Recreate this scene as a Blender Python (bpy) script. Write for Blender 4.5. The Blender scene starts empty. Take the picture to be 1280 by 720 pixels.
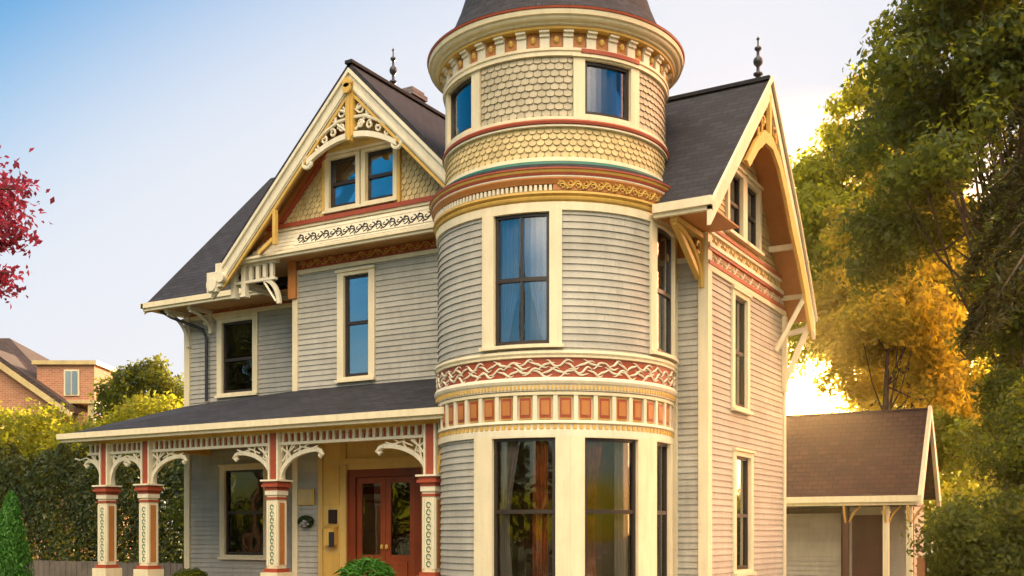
import bpy, math, random
import numpy as np
from math import sin, cos, pi, radians, sqrt
from mathutils import Vector
random.seed(7)
rng = np.random.default_rng(11)
S = bpy.context.scene
COL = S.collection

# ------------------------------------------------------------------ materials
def new_mat(name):
    m = bpy.data.materials.new(name); m.use_nodes = True
    nt = m.node_tree
    for n in list(nt.nodes): nt.nodes.remove(n)
    out = nt.nodes.new('ShaderNodeOutputMaterial')
    return m, nt, out

def N(nt, t, **kw):
    n = nt.nodes.new(t)
    for k, v in kw.items():
        if k in n.inputs.keys(): n.inputs[k].default_value = v
        else: setattr(n, k, v)
    return n

def paint(name, col, rough=0.5, wear=0.12, bump=0.15, scale=6.0, col2=None, spec=0.4, isl=0.05, streak=0.25):
    """painted wood: broad weathering, fine grain, small bump"""
    m, nt, out = new_mat(name)
    L = nt.links.new
    p = N(nt, 'ShaderNodeBsdfPrincipled', Roughness=rough)
    p.inputs['Specular IOR Level'].default_value = spec
    tc = N(nt, 'ShaderNodeTexCoord')
    n1 = N(nt, 'ShaderNodeTexNoise', Scale=scale * 0.25, Detail=6.0, Roughness=0.65)
    n2 = N(nt, 'ShaderNodeTexNoise', Scale=scale * 9, Detail=4.0)
    L(tc.outputs['Object'], n1.inputs['Vector']); L(tc.outputs['Object'], n2.inputs['Vector'])
    r = N(nt, 'ShaderNodeValToRGB')
    r.color_ramp.elements[0].position = 0.3; r.color_ramp.elements[1].position = 0.72
    c2 = col2 or tuple(c * (1 - wear * 1.8) for c in col)
    r.color_ramp.elements[0].color = (*c2, 1); r.color_ramp.elements[1].color = (*col, 1)
    L(n1.outputs['Fac'], r.inputs['Fac'])
    mx = N(nt, 'ShaderNodeMix', data_type='RGBA', blend_type='MULTIPLY')
    mx.inputs[0].default_value = wear * 1.6
    L(r.outputs['Color'], mx.inputs[6])
    r2 = N(nt, 'ShaderNodeValToRGB')
    r2.color_ramp.elements[0].position = 0.35; r2.color_ramp.elements[1].position = 0.6
    r2.color_ramp.elements[0].color = (.55, .5, .42, 1)
    L(n2.outputs['Fac'], r2.inputs['Fac']); L(r2.outputs['Color'], mx.inputs[7])
    # rain streaks: tall thin noise; and every board / block its own slightly different tone
    mp = N(nt, 'ShaderNodeMapping'); mp.inputs['Scale'].default_value = (5.0, 5.0, .55)
    n3 = N(nt, 'ShaderNodeTexNoise', Scale=1.6, Detail=5.0, Roughness=.7)
    L(tc.outputs['Object'], mp.inputs[0]); L(mp.outputs[0], n3.inputs['Vector'])
    r3 = N(nt, 'ShaderNodeValToRGB'); r3.color_ramp.elements[0].position = .30; r3.color_ramp.elements[1].position = .56
    r3.color_ramp.elements[0].color = (.50, .45, .37, 1); L(n3.outputs['Fac'], r3.inputs['Fac'])
    m3 = N(nt, 'ShaderNodeMix', data_type='RGBA', blend_type='MULTIPLY'); m3.inputs[0].default_value = streak
    L(mx.outputs[2], m3.inputs[6]); L(r3.outputs[0], m3.inputs[7])
    gi = N(nt, 'ShaderNodeNewGeometry'); ma = N(nt, 'ShaderNodeMath', operation='MULTIPLY_ADD')
    L(gi.outputs['Random Per Island'], ma.inputs[0]); ma.inputs[1].default_value = -2 * isl; ma.inputs[2].default_value = 1 + isl * .6
    m4 = N(nt, 'ShaderNodeVectorMath', operation='SCALE'); L(m3.outputs[2], m4.inputs[0]); L(ma.outputs[0], m4.inputs['Scale'])
    L(m4.outputs[0], p.inputs['Base Color'])
    b = N(nt, 'ShaderNodeBump', Strength=bump, Distance=0.01)
    L(n2.outputs['Fac'], b.inputs['Height']); L(b.outputs['Normal'], p.inputs['Normal'])
    L(p.outputs[0], out.inputs[0])
    return m

def shingle_mat(name, c1, c2, row=0.14, wid=0.26):
    m, nt, out = new_mat(name); L = nt.links.new
    p = N(nt, 'ShaderNodeBsdfPrincipled', Roughness=0.85)
    uv = N(nt, 'ShaderNodeUVMap')
    br = N(nt, 'ShaderNodeTexBrick', Scale=1.0)
    br.inputs['Mortar Size'].default_value = 0.011
    br.inputs['Brick Width'].default_value = wid; br.inputs['Row Height'].default_value = row
    br.inputs['Mortar Smooth'].default_value = 0.3
    br.inputs['Color1'].default_value = (*c1, 1); br.inputs['Color2'].default_value = (*c2, 1)
    br.inputs['Mortar'].default_value = tuple(c * .35 for c in c1) + (1,)
    L(uv.outputs[0], br.inputs['Vector'])
    n = N(nt, 'ShaderNodeTexNoise', Scale=1.3, Detail=8.0, Roughness=0.7)
    L(uv.outputs[0], n.inputs['Vector'])
    mx = N(nt, 'ShaderNodeMix', data_type='RGBA', blend_type='MULTIPLY'); mx.inputs[0].default_value = .55
    r = N(nt, 'ShaderNodeValToRGB'); r.color_ramp.elements[0].position = .35; r.color_ramp.elements[1].position = .65
    r.color_ramp.elements[0].color = (.45, .43, .42, 1)
    L(n.outputs['Fac'], r.inputs['Fac']); L(br.outputs['Color'], mx.inputs[6]); L(r.outputs['Color'], mx.inputs[7])
    L(mx.outputs[2], p.inputs['Base Color'])
    b = N(nt, 'ShaderNodeBump', Strength=1.0, Distance=.03); b.invert = True
    L(br.outputs['Fac'], b.inputs['Height']); L(b.outputs['Normal'], p.inputs['Normal'])
    L(p.outputs[0], out.inputs[0]); return m

def leaf_mat(name, cols, trans=0.5, tcol=(.5, .45, .05)):
    m, nt, out = new_mat(name); L = nt.links.new
    g = N(nt, 'ShaderNodeNewGeometry')
    r = N(nt, 'ShaderNodeValToRGB')
    while len(r.color_ramp.elements) < len(cols): r.color_ramp.elements.new(0.5)
    for i, c in enumerate(cols):
        r.color_ramp.elements[i].position = i / (len(cols) - 1); r.color_ramp.elements[i].color = (*c, 1)
    tc = N(nt, 'ShaderNodeTexCoord')
    n = N(nt, 'ShaderNodeTexNoise', Scale=.55, Detail=3.0)
    L(tc.outputs['Object'], n.inputs['Vector'])
    ad = N(nt, 'ShaderNodeMath', operation='ADD'); ml = N(nt, 'ShaderNodeMath', operation='MULTIPLY_ADD')
    L(g.outputs['Random Per Island'], ml.inputs[0]); ml.inputs[1].default_value = .7; ml.inputs[2].default_value = -.35
    L(ml.outputs[0], ad.inputs[0]); L(n.outputs['Fac'], ad.inputs[1])
    L(ad.outputs[0], r.inputs['Fac'])
    d = N(nt, 'ShaderNodeBsdfPrincipled', Roughness=.55); L(r.outputs['Color'], d.inputs['Base Color'])
    d.inputs['Specular IOR Level'].default_value = .35
    t = N(nt, 'ShaderNodeBsdfTranslucent')
    mc = N(nt, 'ShaderNodeMix', data_type='RGBA', blend_type='MIX'); mc.inputs[0].default_value = .75
    L(r.outputs['Color'], mc.inputs[6]); mc.inputs[7].default_value = (*tcol, 1)
    L(mc.outputs[2], t.inputs['Color'])
    ms = N(nt, 'ShaderNodeMixShader'); ms.inputs[0].default_value = trans
    L(d.outputs[0], ms.inputs[1]); L(t.outputs[0], ms.inputs[2]); L(ms.outputs[0], out.inputs[0])
    return m

def bark_mat(name, c):
    m, nt, out = new_mat(name); L = nt.links.new
    p = N(nt, 'ShaderNodeBsdfPrincipled', Roughness=.9)
    tc = N(nt, 'ShaderNodeTexCoord'); mp = N(nt, 'ShaderNodeMapping'); mp.inputs['Scale'].default_value = (6, 6, 1.2)
    n = N(nt, 'ShaderNodeTexNoise', Scale=3.0, Detail=8.0, Roughness=.7)
    L(tc.outputs['Object'], mp.inputs[0]); L(mp.outputs[0], n.inputs['Vector'])
    r = N(nt, 'ShaderNodeValToRGB'); r.color_ramp.elements[0].position = .35; r.color_ramp.elements[1].position = .7
    r.color_ramp.elements[0].color = (*[x * .35 for x in c], 1); r.color_ramp.elements[1].color = (*c, 1)
    L(n.outputs['Fac'], r.inputs['Fac']); L(r.outputs[0], p.inputs['Base Color'])
    b = N(nt, 'ShaderNodeBump', Strength=.8, Distance=.03); L(n.outputs['Fac'], b.inputs['Height']); L(b.outputs[0], p.inputs['Normal'])
    L(p.outputs[0], out.inputs[0]); return m

def ground_mat(name, c1, c2, scale=3.0, bump=.4):
    m, nt, out = new_mat(name); L = nt.links.new
    p = N(nt, 'ShaderNodeBsdfPrincipled', Roughness=.95)
    tc = N(nt, 'ShaderNodeTexCoord')
    n = N(nt, 'ShaderNodeTexNoise', Scale=scale, Detail=10.0, Roughness=.75); L(tc.outputs['Object'], n.inputs['Vector'])
    r = N(nt, 'ShaderNodeValToRGB'); r.color_ramp.elements[0].position = .35; r.color_ramp.elements[1].position = .65
    r.color_ramp.elements[0].color = (*c1, 1); r.color_ramp.elements[1].color = (*c2, 1)
    L(n.outputs['Fac'], r.inputs['Fac']); L(r.outputs[0], p.inputs['Base Color'])
    b = N(nt, 'ShaderNodeBump', Strength=bump, Distance=.03); L(n.outputs['Fac'], b.inputs['Height']); L(b.outputs[0], p.inputs['Normal'])
    L(p.outputs[0], out.inputs[0]); return m

def glass_mat(name, base=.22, tint=(.8, .85, .9)):
    m, nt, out = new_mat(name); L = nt.links.new
    t = N(nt, 'ShaderNodeBsdfTransparent', Color=(*tint, 1))
    g = N(nt, 'ShaderNodeBsdfGlossy', Roughness=.015, Color=(.93, .96, 1, 1))
    tc = N(nt, 'ShaderNodeTexCoord'); n = N(nt, 'ShaderNodeTexNoise', Scale=1.1, Detail=1.0)
    L(tc.outputs['Object'], n.inputs['Vector'])
    b = N(nt, 'ShaderNodeBump', Strength=.22, Distance=.05); L(n.outputs['Fac'], b.inputs['Height']); L(b.outputs[0], g.inputs['Normal'])
    f = N(nt, 'ShaderNodeFresnel', IOR=1.5)
    ma = N(nt, 'ShaderNodeMath', operation='MULTIPLY_ADD'); L(f.outputs[0], ma.inputs[0])
    ma.inputs[1].default_value = 1 - base; ma.inputs[2].default_value = base
    ms = N(nt, 'ShaderNodeMixShader'); L(ma.outputs[0], ms.inputs[0]); L(t.outputs[0], ms.inputs[1]); L(g.outputs[0], ms.inputs[2])
    L(ms.outputs[0], out.inputs[0]); return m

def brick_mat(name, c1, c2, mortar):
    m, nt, out = new_mat(name); L = nt.links.new
    p = N(nt, 'ShaderNodeBsdfPrincipled', Roughness=.85); uv = N(nt, 'ShaderNodeUVMap')
    br = N(nt, 'ShaderNodeTexBrick', Scale=1.0)
    br.inputs['Brick Width'].default_value = .23; br.inputs['Row Height'].default_value = .078; br.inputs['Mortar Size'].default_value = .008
    br.inputs['Color1'].default_value = (*c1, 1); br.inputs['Color2'].default_value = (*c2, 1); br.inputs['Mortar'].default_value = (*mortar, 1)
    L(uv.outputs[0], br.inputs['Vector']); L(br.outputs['Color'], p.inputs['Base Color']); L(p.outputs[0], out.inputs[0]); return m

M = {}
M['cream'] = paint('cream_paint', (.80, .71, .50), wear=.07, rough=.45)
M['pale'] = paint('pale_cream_paint', (.80, .74, .58), wear=.08, rough=.45)
M['siding'] = paint('grey_siding_paint', (.475, .462, .415), wear=.15, rough=.55, isl=.07, streak=.24)
M['gold'] = paint('gold_paint', (.72, .46, .11), wear=.12)
M['orange'] = paint('orange_paint', (.55, .22, .06), wear=.15)
M['red'] = paint('brick_red_paint', (.38, .075, .035), wear=.12)
M['green'] = paint('deep_green_paint', (.02, .17, .13), wear=.1)
M['scale'] = paint('straw_shingle_paint', (.70, .55, .27), wear=.18, isl=.13)
M['drumscale'] = paint('sand_shingle_paint', (.52, .46, .33), wear=.18, isl=.10)
M['soffit'] = paint('soffit_paint', (.62, .33, .12), wear=.15)
M['sash'] = paint('dark_sash_paint', (.035, .025, .02), wear=.05, rough=.35)
M['doorwood'] = paint('red_door_paint', (.24, .045, .015), wear=.2, rough=.3)
M['dooredge'] = paint('orange_door_paint', (.28, .06, .02), wear=.2, rough=.3)
M['ceiling'] = paint('porch_ceiling_paint', (.70, .48, .15), wear=.1)
M['roof'] = shingle_mat('asphalt_shingle', (.027, .028, .045), (.013, .014, .024))
M['roof2'] = shingle_mat('brown_shingle', (.080, .034, .026), (.055, .024, .019))
M['roof3'] = shingle_mat('grey_slate', (.075, .05, .055), (.05, .035, .04))
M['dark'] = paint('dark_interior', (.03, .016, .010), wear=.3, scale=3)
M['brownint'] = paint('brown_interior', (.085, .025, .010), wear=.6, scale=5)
M['iron'] = paint('dark_iron', (.03, .032, .045), rough=.4)
M['glass'] = glass_mat('window_glass', base=.22, tint=(.8, .82, .86))
M['glassdim'] = glass_mat('plain_window_glass', base=.015, tint=(.86, .82, .78))
M['glassmid'] = glass_mat('old_window_glass', base=.08, tint=(.88, .88, .9))
M['curtain'] = paint('white_curtain_cloth', (.36, .36, .38), rough=.9, wear=.05)
M['drape'] = paint('amber_drape_cloth', (.70, .19, .04), rough=.85, wear=.5, scale=8)
M['greycurtain'] = paint('grey_curtain_cloth', (.24, .22, .25), rough=.9)
M['brick'] = brick_mat('orange_brick', (.48, .20, .10), (.36, .13, .07), (.45, .35, .26))
M['chimney'] = brick_mat('grey_brick', (.16, .13, .14), (.11, .09, .1), (.2, .19, .19))
M['grass'] = ground_mat('lawn', (.03, .05, .012), (.07, .09, .02), 4)
M['soil'] = ground_mat('soil', (.06, .035, .02), (.12, .075, .045), 6)
M['concrete'] = ground_mat('concrete', (.22, .2, .17), (.34, .31, .27), 9, .15)
M['asphalt'] = ground_mat('asphalt', (.035, .035, .036), (.065, .063, .062), 30, .3)
M['bark'] = bark_mat('bark', (.16, .10, .06))
M['fence'] = paint('grey_fence_wood', (.26, .22, .2), wear=.35, rough=.8)
M['postwood'] = paint('orange_post_wood', (.45, .2, .08), wear=.2, rough=.7)
M['terracotta'] = paint('terracotta', (.34, .13, .06), wear=.2, rough=.8)
M['flower'] = paint('pink_petal', (.6, .3, .3), wear=.1, rough=.8)
M['leaf_yellow'] = leaf_mat('leaf_yellow_green', [(.02, .04, .006), (.06, .09, .010), (.13, .15, .016), (.22, .20, .02)], .6, (.75, .72, .05))
M['leaf_gold'] = leaf_mat('leaf_gold', [(.02, .038, .005), (.06, .08, .009), (.15, .14, .014), (.32, .235, .02)], .62, (.98, .72, .05))
M['leaf_mid'] = leaf_mat('leaf_mid_green', [(.006, .016, .003), (.016, .034, .005), (.04, .065, .008), (.12, .13, .016)], .42, (.50, .52, .035))
M['leaf_dark'] = leaf_mat('leaf_dark_green', [(.006, .015, .004), (.012, .028, .006), (.025, .045, .009), (.05, .065, .014)], .28, (.25, .25, .03))
M['leaf_red'] = leaf_mat('leaf_dark_red', [(.06, .012, .03), (.15, .022, .045), (.27, .05, .08)], .5, (.7, .08, .15))
M['leaf_bright'] = leaf_mat('leaf_bright_green', [(.03, .12, .015), (.05, .18, .02), (.09, .24, .03)], .3, (.1, .3, .03))
M['needle'] = leaf_mat('needle_blue_green', [(.012, .022, .012), (.025, .04, .018), (.05, .055, .02)], .3, (.25, .2, .03))

# ------------------------------------------------------------------ object helpers
ORI = {}
def tag(o, label=None, cat=None, group=None, kind=None):
    if label: o['label'] = label
    if cat: o['category'] = cat
    if group: o['group'] = group
    if kind: o['kind'] = kind
    return o

def empty(name, loc, label, cat, group=None):
    o = bpy.data.objects.new(name, None); COL.objects.link(o)
    o.location = loc; o.empty_display_size = .2
    ORI[o.name] = Vector(loc)
    return tag(o, label, cat, group)

class B:
    def __init__(s): s.v = []; s.f = []
    def poly(s, pts):
        i = len(s.v); s.v += [tuple(p) for p in pts]; s.f.append(tuple(range(i, i + len(pts))))
    def grid(s, rows, closed_u=False):
        i = len(s.v); n = len(rows[0])
        for r in rows: s.v += [tuple(p) for p in r]
        for a in range(len(rows) - 1):
            for b in range(n - 1 + (1 if closed_u else 0)):
                b2 = (b + 1) % n
                s.f.append((i + a * n + b, i + a * n + b2, i + (a + 1) * n + b2, i + (a + 1) * n + b))
    def prism(s, pts, vec):
        pts = [Vector(p) for p in pts]; vec = Vector(vec); n = len(pts); i = len(s.v)
        nrm = Vector((0, 0, 0))
        for k in range(n): nrm += pts[k].cross(pts[(k + 1) % n])
        if nrm.dot(vec) > 0: pts = pts[::-1]
        s.v += [tuple(p) for p in pts] + [tuple(p + vec) for p in pts]
        s.f.append(tuple(range(i, i + n))); s.f.append(tuple(range(i + 2 * n - 1, i + n - 1, -1)))
        for k in range(n):
            k2 = (k + 1) % n; s.f.append((i + k2, i + k, i + n + k, i + n + k2))
    def box(s, x0, x1, y0, y1, z0, z1):
        s.prism([(x0, y0, z0), (x1, y0, z0), (x1, y1, z0), (x0, y1, z0)], (0, 0, z1 - z0))
    def bar(s, a, b, w, h, up=(0, 0, 1)):
        a = Vector(a); b = Vector(b); d = (b - a).normalized(); up = Vector(up)
        x = d.cross(up)
        if x.length < 1e-4: x = d.cross(Vector((1, 0, 0)))
        x.normalize(); y = x.cross(d)
        p = [a + x * (w / 2 * i) + y * (h / 2 * j) for i, j in ((-1, -1), (1, -1), (1, 1), (-1, 1))]
        s.prism(p, b - a)
    def tube(s, pts, r, n=6, caps=True):
        pts = [Vector(p) for p in pts]; i0 = len(s.v); k = len(pts)
        rs = r if isinstance(r, (list, tuple)) else [r] * k
        ref = Vector((0.123, 0.37, 0.92))
        for j, p in enumerate(pts):
            d = (pts[min(j + 1, k - 1)] - pts[max(j - 1, 0)])
            if d.length < 1e-9: d = Vector((0, 0, 1))
            d.normalize(); x = d.cross(ref)
            if x.length < .05: x = d.cross(Vector((1, 0, 0)))
            x.normalize(); y = d.cross(x)
            for a in range(n):
                t = 2 * pi * a / n; s.v.append(tuple(p + (x * cos(t) + y * sin(t)) * rs[j]))
        for j in range(k - 1):
            for a in range(n):
                a2 = (a + 1) % n; q = i0 + j * n; s.f.append((q + a, q + a2, q + n + a2, q + n + a))
        if caps:
            s.f.append(tuple(range(i0 + n - 1, i0 - 1, -1))); s.f.append(tuple(range(i0 + (k - 1) * n, i0 + k * n)))
    def lathe(s, c, prof, n=40, a0=0, a1=360):
        full = abs(a1 - a0) >= 359.9
        m = n if full else n + 1
        rows = []
        for r, z in prof:
            rows.append([(c[0] + r * sin(radians(a0 + (a1 - a0) * k / n)), c[1] - r * cos(radians(a0 + (a1 - a0) * k / n)), z) for k in range(m)])
        s.grid(rows, full)
    # boxes on a mapped wall (u along, z up, o outwards)
    def mb(s, mp, u0, u1, z0, z1, o0, o1):
        n = max(1, int(math.ceil((u1 - u0) / mp.step))) if mp.step else 1
        i = len(s.v)
        for k in range(n + 1):
            u = u0 + (u1 - u0) * k / n
            s.v += [mp(u, z0, o0), mp(u, z0, o1), mp(u, z1, o1), mp(u, z1, o0)]
        for k in range(n):
            a = i + 4 * k; b = a + 4
            for q in range(4):
                q2 = (q + 1) % 4; s.f.append((a + q, b + q, b + q2, a + q2))
        s.f.append((i, i + 1, i + 2, i + 3)); e = i + 4 * n; s.f.append((e + 3, e + 2, e + 1, e))
    def mtube(s, mp, uz, o, r, n=5):
        s.tube([mp(u, z, o) for u, z in uz], r, n)
    def build(s, name, mat, parent=None, smooth=False, fix=True):
        o3 = ORI[parent.name] if parent is not None else None
        me = bpy.data.meshes.new(name)
        vs = s.v if o3 is None else [(x - o3.x, y - o3.y, z - o3.z) for x, y, z in s.v]
        me.from_pydata(vs, [], s.f)
        if fix:
            import bmesh
            bm = bmesh.new(); bm.from_mesh(me); bmesh.ops.recalc_face_normals(bm, faces=bm.faces); bm.to_mesh(me); bm.free()
        me.materials.append(M[mat] if isinstance(mat, str) else mat)
        uvl = me.uv_layers.new(name='UVMap')
        for p in me.polygons:
            n = p.normal; t = Vector((-n.y, n.x, 0))
            t = Vector((1, 0, 0)) if t.length < .02 else t.normalized()
            w = n.cross(t)
            for li, vi in zip(p.loop_indices, p.vertices):
                q = Vector(me.vertices[vi].co) + (o3 or Vector((0, 0, 0))); uvl.data[li].uv = (q.dot(t), q.dot(w))
            if smooth: p.use_smooth = True
        ob = bpy.data.objects.new(name, me); COL.objects.link(ob)
        if parent is not None:
            ob.parent = parent; ORI[ob.name] = o3
        else: ORI[ob.name] = Vector((0, 0, 0))
        return ob

class Map:
    def __init__(s, f, step, k): s.f = f; s.step = step; s.k = k
    def __call__(s, u, z, o): return s.f(u, z, o)
def front(Y): return Map(lambda u, z, o: (u, Y - o, z), 0, 1.0)
def side(X): return Map(lambda u, z, o: (X + o, u, z), 0, 1.0)
TC = (-8.22, 15.47)
def drum(R): return Map(lambda u, z, o: (TC[0] + (R + o) * sin(radians(u)), TC[1] - (R + o) * cos(radians(u)), z), 3.0, R * pi / 180)

def siding(b, mp, u0, u1, z0, z1, holes=(), pitch=.102, lim=None, lip=.016):
    """real lapped boards; holes = (u0,u1,z0,z1)"""
    k0 = int(math.floor(z0 / pitch)); k1 = int(math.ceil(z1 / pitch))
    for k in range(k0, k1):
        a = max(k * pitch, z0); c = min((k + 1) * pitch, z1)
        if c - a < .004: continue
        zm = (a + c) / 2
        L, R = u0, u1
        if lim:
            q = lim(zm)
            if not q: continue
            L, R = max(u0, q[0]), min(u1, q[1])
            if R - L < .02: continue
        spans = [(L, R)]
        for h in holes:
            if h[2] < zm < h[3]:
                ns = []
                for s0, s1 in spans:
                    if h[1] <= s0 or h[0] >= s1: ns.append((s0, s1)); continue
                    if h[0] > s0: ns.append((s0, h[0]))
                    if h[1] < s1: ns.append((h[1], s1))
                spans = ns
        fa = lip * (1 - (a - k * pitch) / pitch); fc = lip * (1 - (c - k * pitch) / pitch)
        jit = random.uniform(-.0015, .0015)
        ns = []
        for s0, s1 in spans:
            while (s1 - s0) * mp.k > 1.6 and random.random() < .7:
                cu = s0 + random.uniform(.6, 1.5) / mp.k
                ns.append((s0, cu - .0025 / mp.k)); s0 = cu
            ns.append((s0, s1))
        spans = ns
        for s0, s1 in spans:
            n = max(1, int(math.ceil((s1 - s0) / mp.step))) if mp.step else 1
            us = [s0 + (s1 - s0) * j / n for j in range(n + 1)]
            b.grid([[mp(u, a, -.004) for u in us], [mp(u, a, fa + .003 + jit) for u in us], [mp(u, c, fc + jit) for u in us], [mp(u, c, -.004) for u in us]])

def scales(b, mp, u0, u1, z0, z1, w=.12, h=.1, lim=None, holes=(), shape='round'):
    pu = w / mp.k
    rows = int(math.ceil((z1 - z0) / h))
    for r in range(rows):
        zb = z0 + r * h
        off = (r % 2) * pu / 2
        n = int((u1 - u0) / pu) + 2
        for i in range(-1, n):
            a = u0 + i * pu + off; c = a + pu
            cm = (a + c) / 2; zt = min(zb + h * 1.15, z1 + .02)
            if cm < u0 or cm > u1: continue
            a = max(a, u0); c = min(c, u1)
            if c - a < pu * .2: continue
            if lim:
                q = lim(zb + h * .5)
                if not q or cm < q[0] or cm > q[1]: continue
            if any(g[0] < cm < g[1] and g[2] < zb + h * .5 < g[3] for g in holes): continue
            g = .04 * pu
            ob = .026 + random.uniform(-.002, .002); ot = .004
            if shape == 'round': pr = [(a + g, zb + h * .5), (a + pu * .18, zb + h * .13), (cm, zb), (c - pu * .18, zb + h * .13), (c - g, zb + h * .5)]
            elif shape == 'flat': pr = [(a + g, zb + h * .22), (a + pu * .2, zb + h * .05), (cm, zb), (c - pu * .2, zb + h * .05), (c - g, zb + h * .22)]
            else: pr = [(a + g, zb + h * .42), (a + pu * .25, zb + h * .06), (cm, zb), (c - pu * .25, zb + h * .06), (c - g, zb + h * .42)]
            def oo(z): return ob + (ot - ob) * (z - zb) / (zt - zb)
            fr = [mp(a + g, zt, ot)] + [mp(u, z, oo(z)) for u, z in pr] + [mp(c - g, zt, ot)]
            bk = [mp(a + g, zt, ot - .003)] + [mp(u, z, -.002) for u, z in pr] + [mp(c - g, zt, ot - .003)]
            b.poly(fr)
            for j in range(len(fr) - 1): b.poly([fr[j], fr[j + 1], bk[j + 1], bk[j]])

def scroll(b, mp, u0, u1, z0, z1, per=.5, r=.012, o=.02):
    """running vine relief: a wave with a curl in every hollow"""
    pu = per / mp.k; zc = (z0 + z1) / 2; A = (z1 - z0) * .34
    n = max(1, round((u1 - u0) / pu)); pu = (u1 - u0) / n
    pts = []
    m = n * 12
    for i in range(m + 1):
        t = i / m * n; pts.append((u0 + t * pu, zc + A * sin(2 * pi * t)))
    b.mtube(mp, pts, o, r)
    for k in range(2 * n):
        sg = 1 if k % 2 == 0 else -1
        uc = u0 + (k / 2 + .25) * pu; zz = zc - sg * A * .25; R0 = (z1 - z0) * .30
        sp = []
        for j in range(11):
            t = j / 10; a = -sg * pi / 2 + sg * t * 2 * pi * .95; rr = R0 * (1 - .72 * t)
            sp.append((uc + rr * cos(a) / mp.k * 1.25, zz + rr * sin(a) * .9))
        b.mtube(mp, sp, o, r * .85)
        b.mtube(mp, [(uc - .22 * pu, zc + sg * A * .9), (uc - .1 * pu, zc + sg * A * 1.25)], o, [r * .4, r * 1.3])

def teeth(b, mp, u0, u1, z0, z1, w, gap, o0, o1):
    p = (w + gap) / mp.k; n = max(1, int((u1 - u0) / p)); p = (u1 - u0) / n
    for i in range(n):
        a = u0 + i * p + gap / mp.k / 2; b.mb(mp, a, a + w / mp.k, z0, z1, o0, o1)

def window(mp, u0, u1, z0, z1, parent, cas=(.13, .13, .12, .09), rail=.5, mull=False, glass='glass', co=.05, name='window', casmat='cream', hood=False):
    """u0..u1, z0..z1 = the glazed opening. casing is the window part, sash and pane its sub-parts"""
    k = mp.k
    b = B()
    l, r, t, bt = cas
    b.mb(mp, u0 - l / k, u0, z0 - bt, z1 + t, -.03, co); b.mb(mp, u1, u1 + r / k, z0 - bt, z1 + t, -.03, co)
    b.mb(mp, u0, u1, z1, z1 + t, -.03, co - .002); b.mb(mp, u0, u1, z0 - bt, z0, -.03, co - .002)
    if bt > .05: b.mb(mp, u0 - l / k - .02 / k, u1 + r / k + .02 / k, z0 - bt, z0 - bt + .05, co, co + .05)
    if t > .05: b.mb(mp, u0 - l / k - .02 / k, u1 + r / k + .02 / k, z1 + t - .035, z1 + t + .01, co - .004, co + .035)
    # reveal
    b.mb(mp, u0 - .03 / k, u0, z0, z1, -.14, -.03); b.mb(mp, u1, u1 + .03 / k, z0, z1, -.14, -.03)
    b.mb(mp, u0, u1, z1, z1 + .03, -.14, -.032); b.mb(mp, u0, u1, z0 - .03, z0, -.14, -.032)
    w = b.build(name, casmat, parent)
    s = B(); e = .045
    zm = z0 + (z1 - z0) * rail if rail else None
    s.mb(mp, u0, u0 + e / k, z0, z1, -.07, -.012); s.mb(mp, u1 - e / k, u1, z0, z1, -.07, -.012)
    s.mb(mp, u0 + e / k, u1 - e / k, z1 - e, z1, -.068, -.014); s.mb(mp, u0 + e / k, u1 - e / k, z0, z0 + e * 1.4, -.068, -.014)
    if zm: s.mb(mp, u0 + e / k, u1 - e / k, zm - .03, zm + .03, -.068, -.016)
    if mull:
        uc = (u0 + u1) / 2; s.mb(mp, uc - .018 / k, uc + .018 / k, z0 + e, z1 - e, -.066, -.020)
    s.build('sash', 'sash', w)
    g = B(); g.mb(mp, u0 + e * .5 / k, u1 - e * .5 / k, z0 + e * .5, z1 - e * .5, -.056, -.052)
    g.build('pane', glass, w)
    return w

def hole(u0, u1, z0, z1, k=1.0, m=.06): return (u0 - m / k, u1 + m / k, z0 - m, z1 + m)

def curtain(mp, u0, u1, z0, z1, o, mat, label, cat='curtain', group=None, waves=6, tie=False, side_sign=1, tent=False):
    b = B(); n = waves * 8; rows = []
    for j in range(13):
        z = z1 + (z0 - z1) * j / 12; t = j / 12
        sq = 1 - (.55 * sin(min(1, t / .62) * pi / 2) if t < .62 else .55 - .25 * (t - .62) / .38) if tie else 1
        if tent: sq = 1 if t < .42 else 1 - .78 * ((t - .42) / .58) ** .8
        row = []
        for i in range(n + 1):
            q = i / n
            q2 = (q * sq) if side_sign > 0 else 1 - (1 - q) * sq
            row.append(mp(u0 + (u1 - u0) * q2, z, o + .022 * sin(q * waves * 2 * pi + .3 * j / 12)))
        rows.append(row)
    b.grid(rows)
    ob = b.build('curtain', mat, None, smooth=True, fix=False)
    md = ob.modifiers.new('thick', 'SOLIDIFY'); md.thickness = .004
    return tag(ob, label, cat, group)

# ------------------------------------------------------------------ house
YF, YL, XS, YS = 15.8, 17.2, -5.94, 16.3     # front bay wall, recessed wall, side wall, strip wall beside the tower
YG = 15.6                                     # gable wall
GX, GZ = -12.19, 10.1                         # front gable apex
XL = -18.55
H = empty('victorian_house', (-12, 18, 0), 'grey and cream Victorian house with a round corner tower, gables and columned porch', 'house')
F, FL, FG, SD, ST = front(YF), front(YL), front(YG), side(XS), front(YS)

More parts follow.
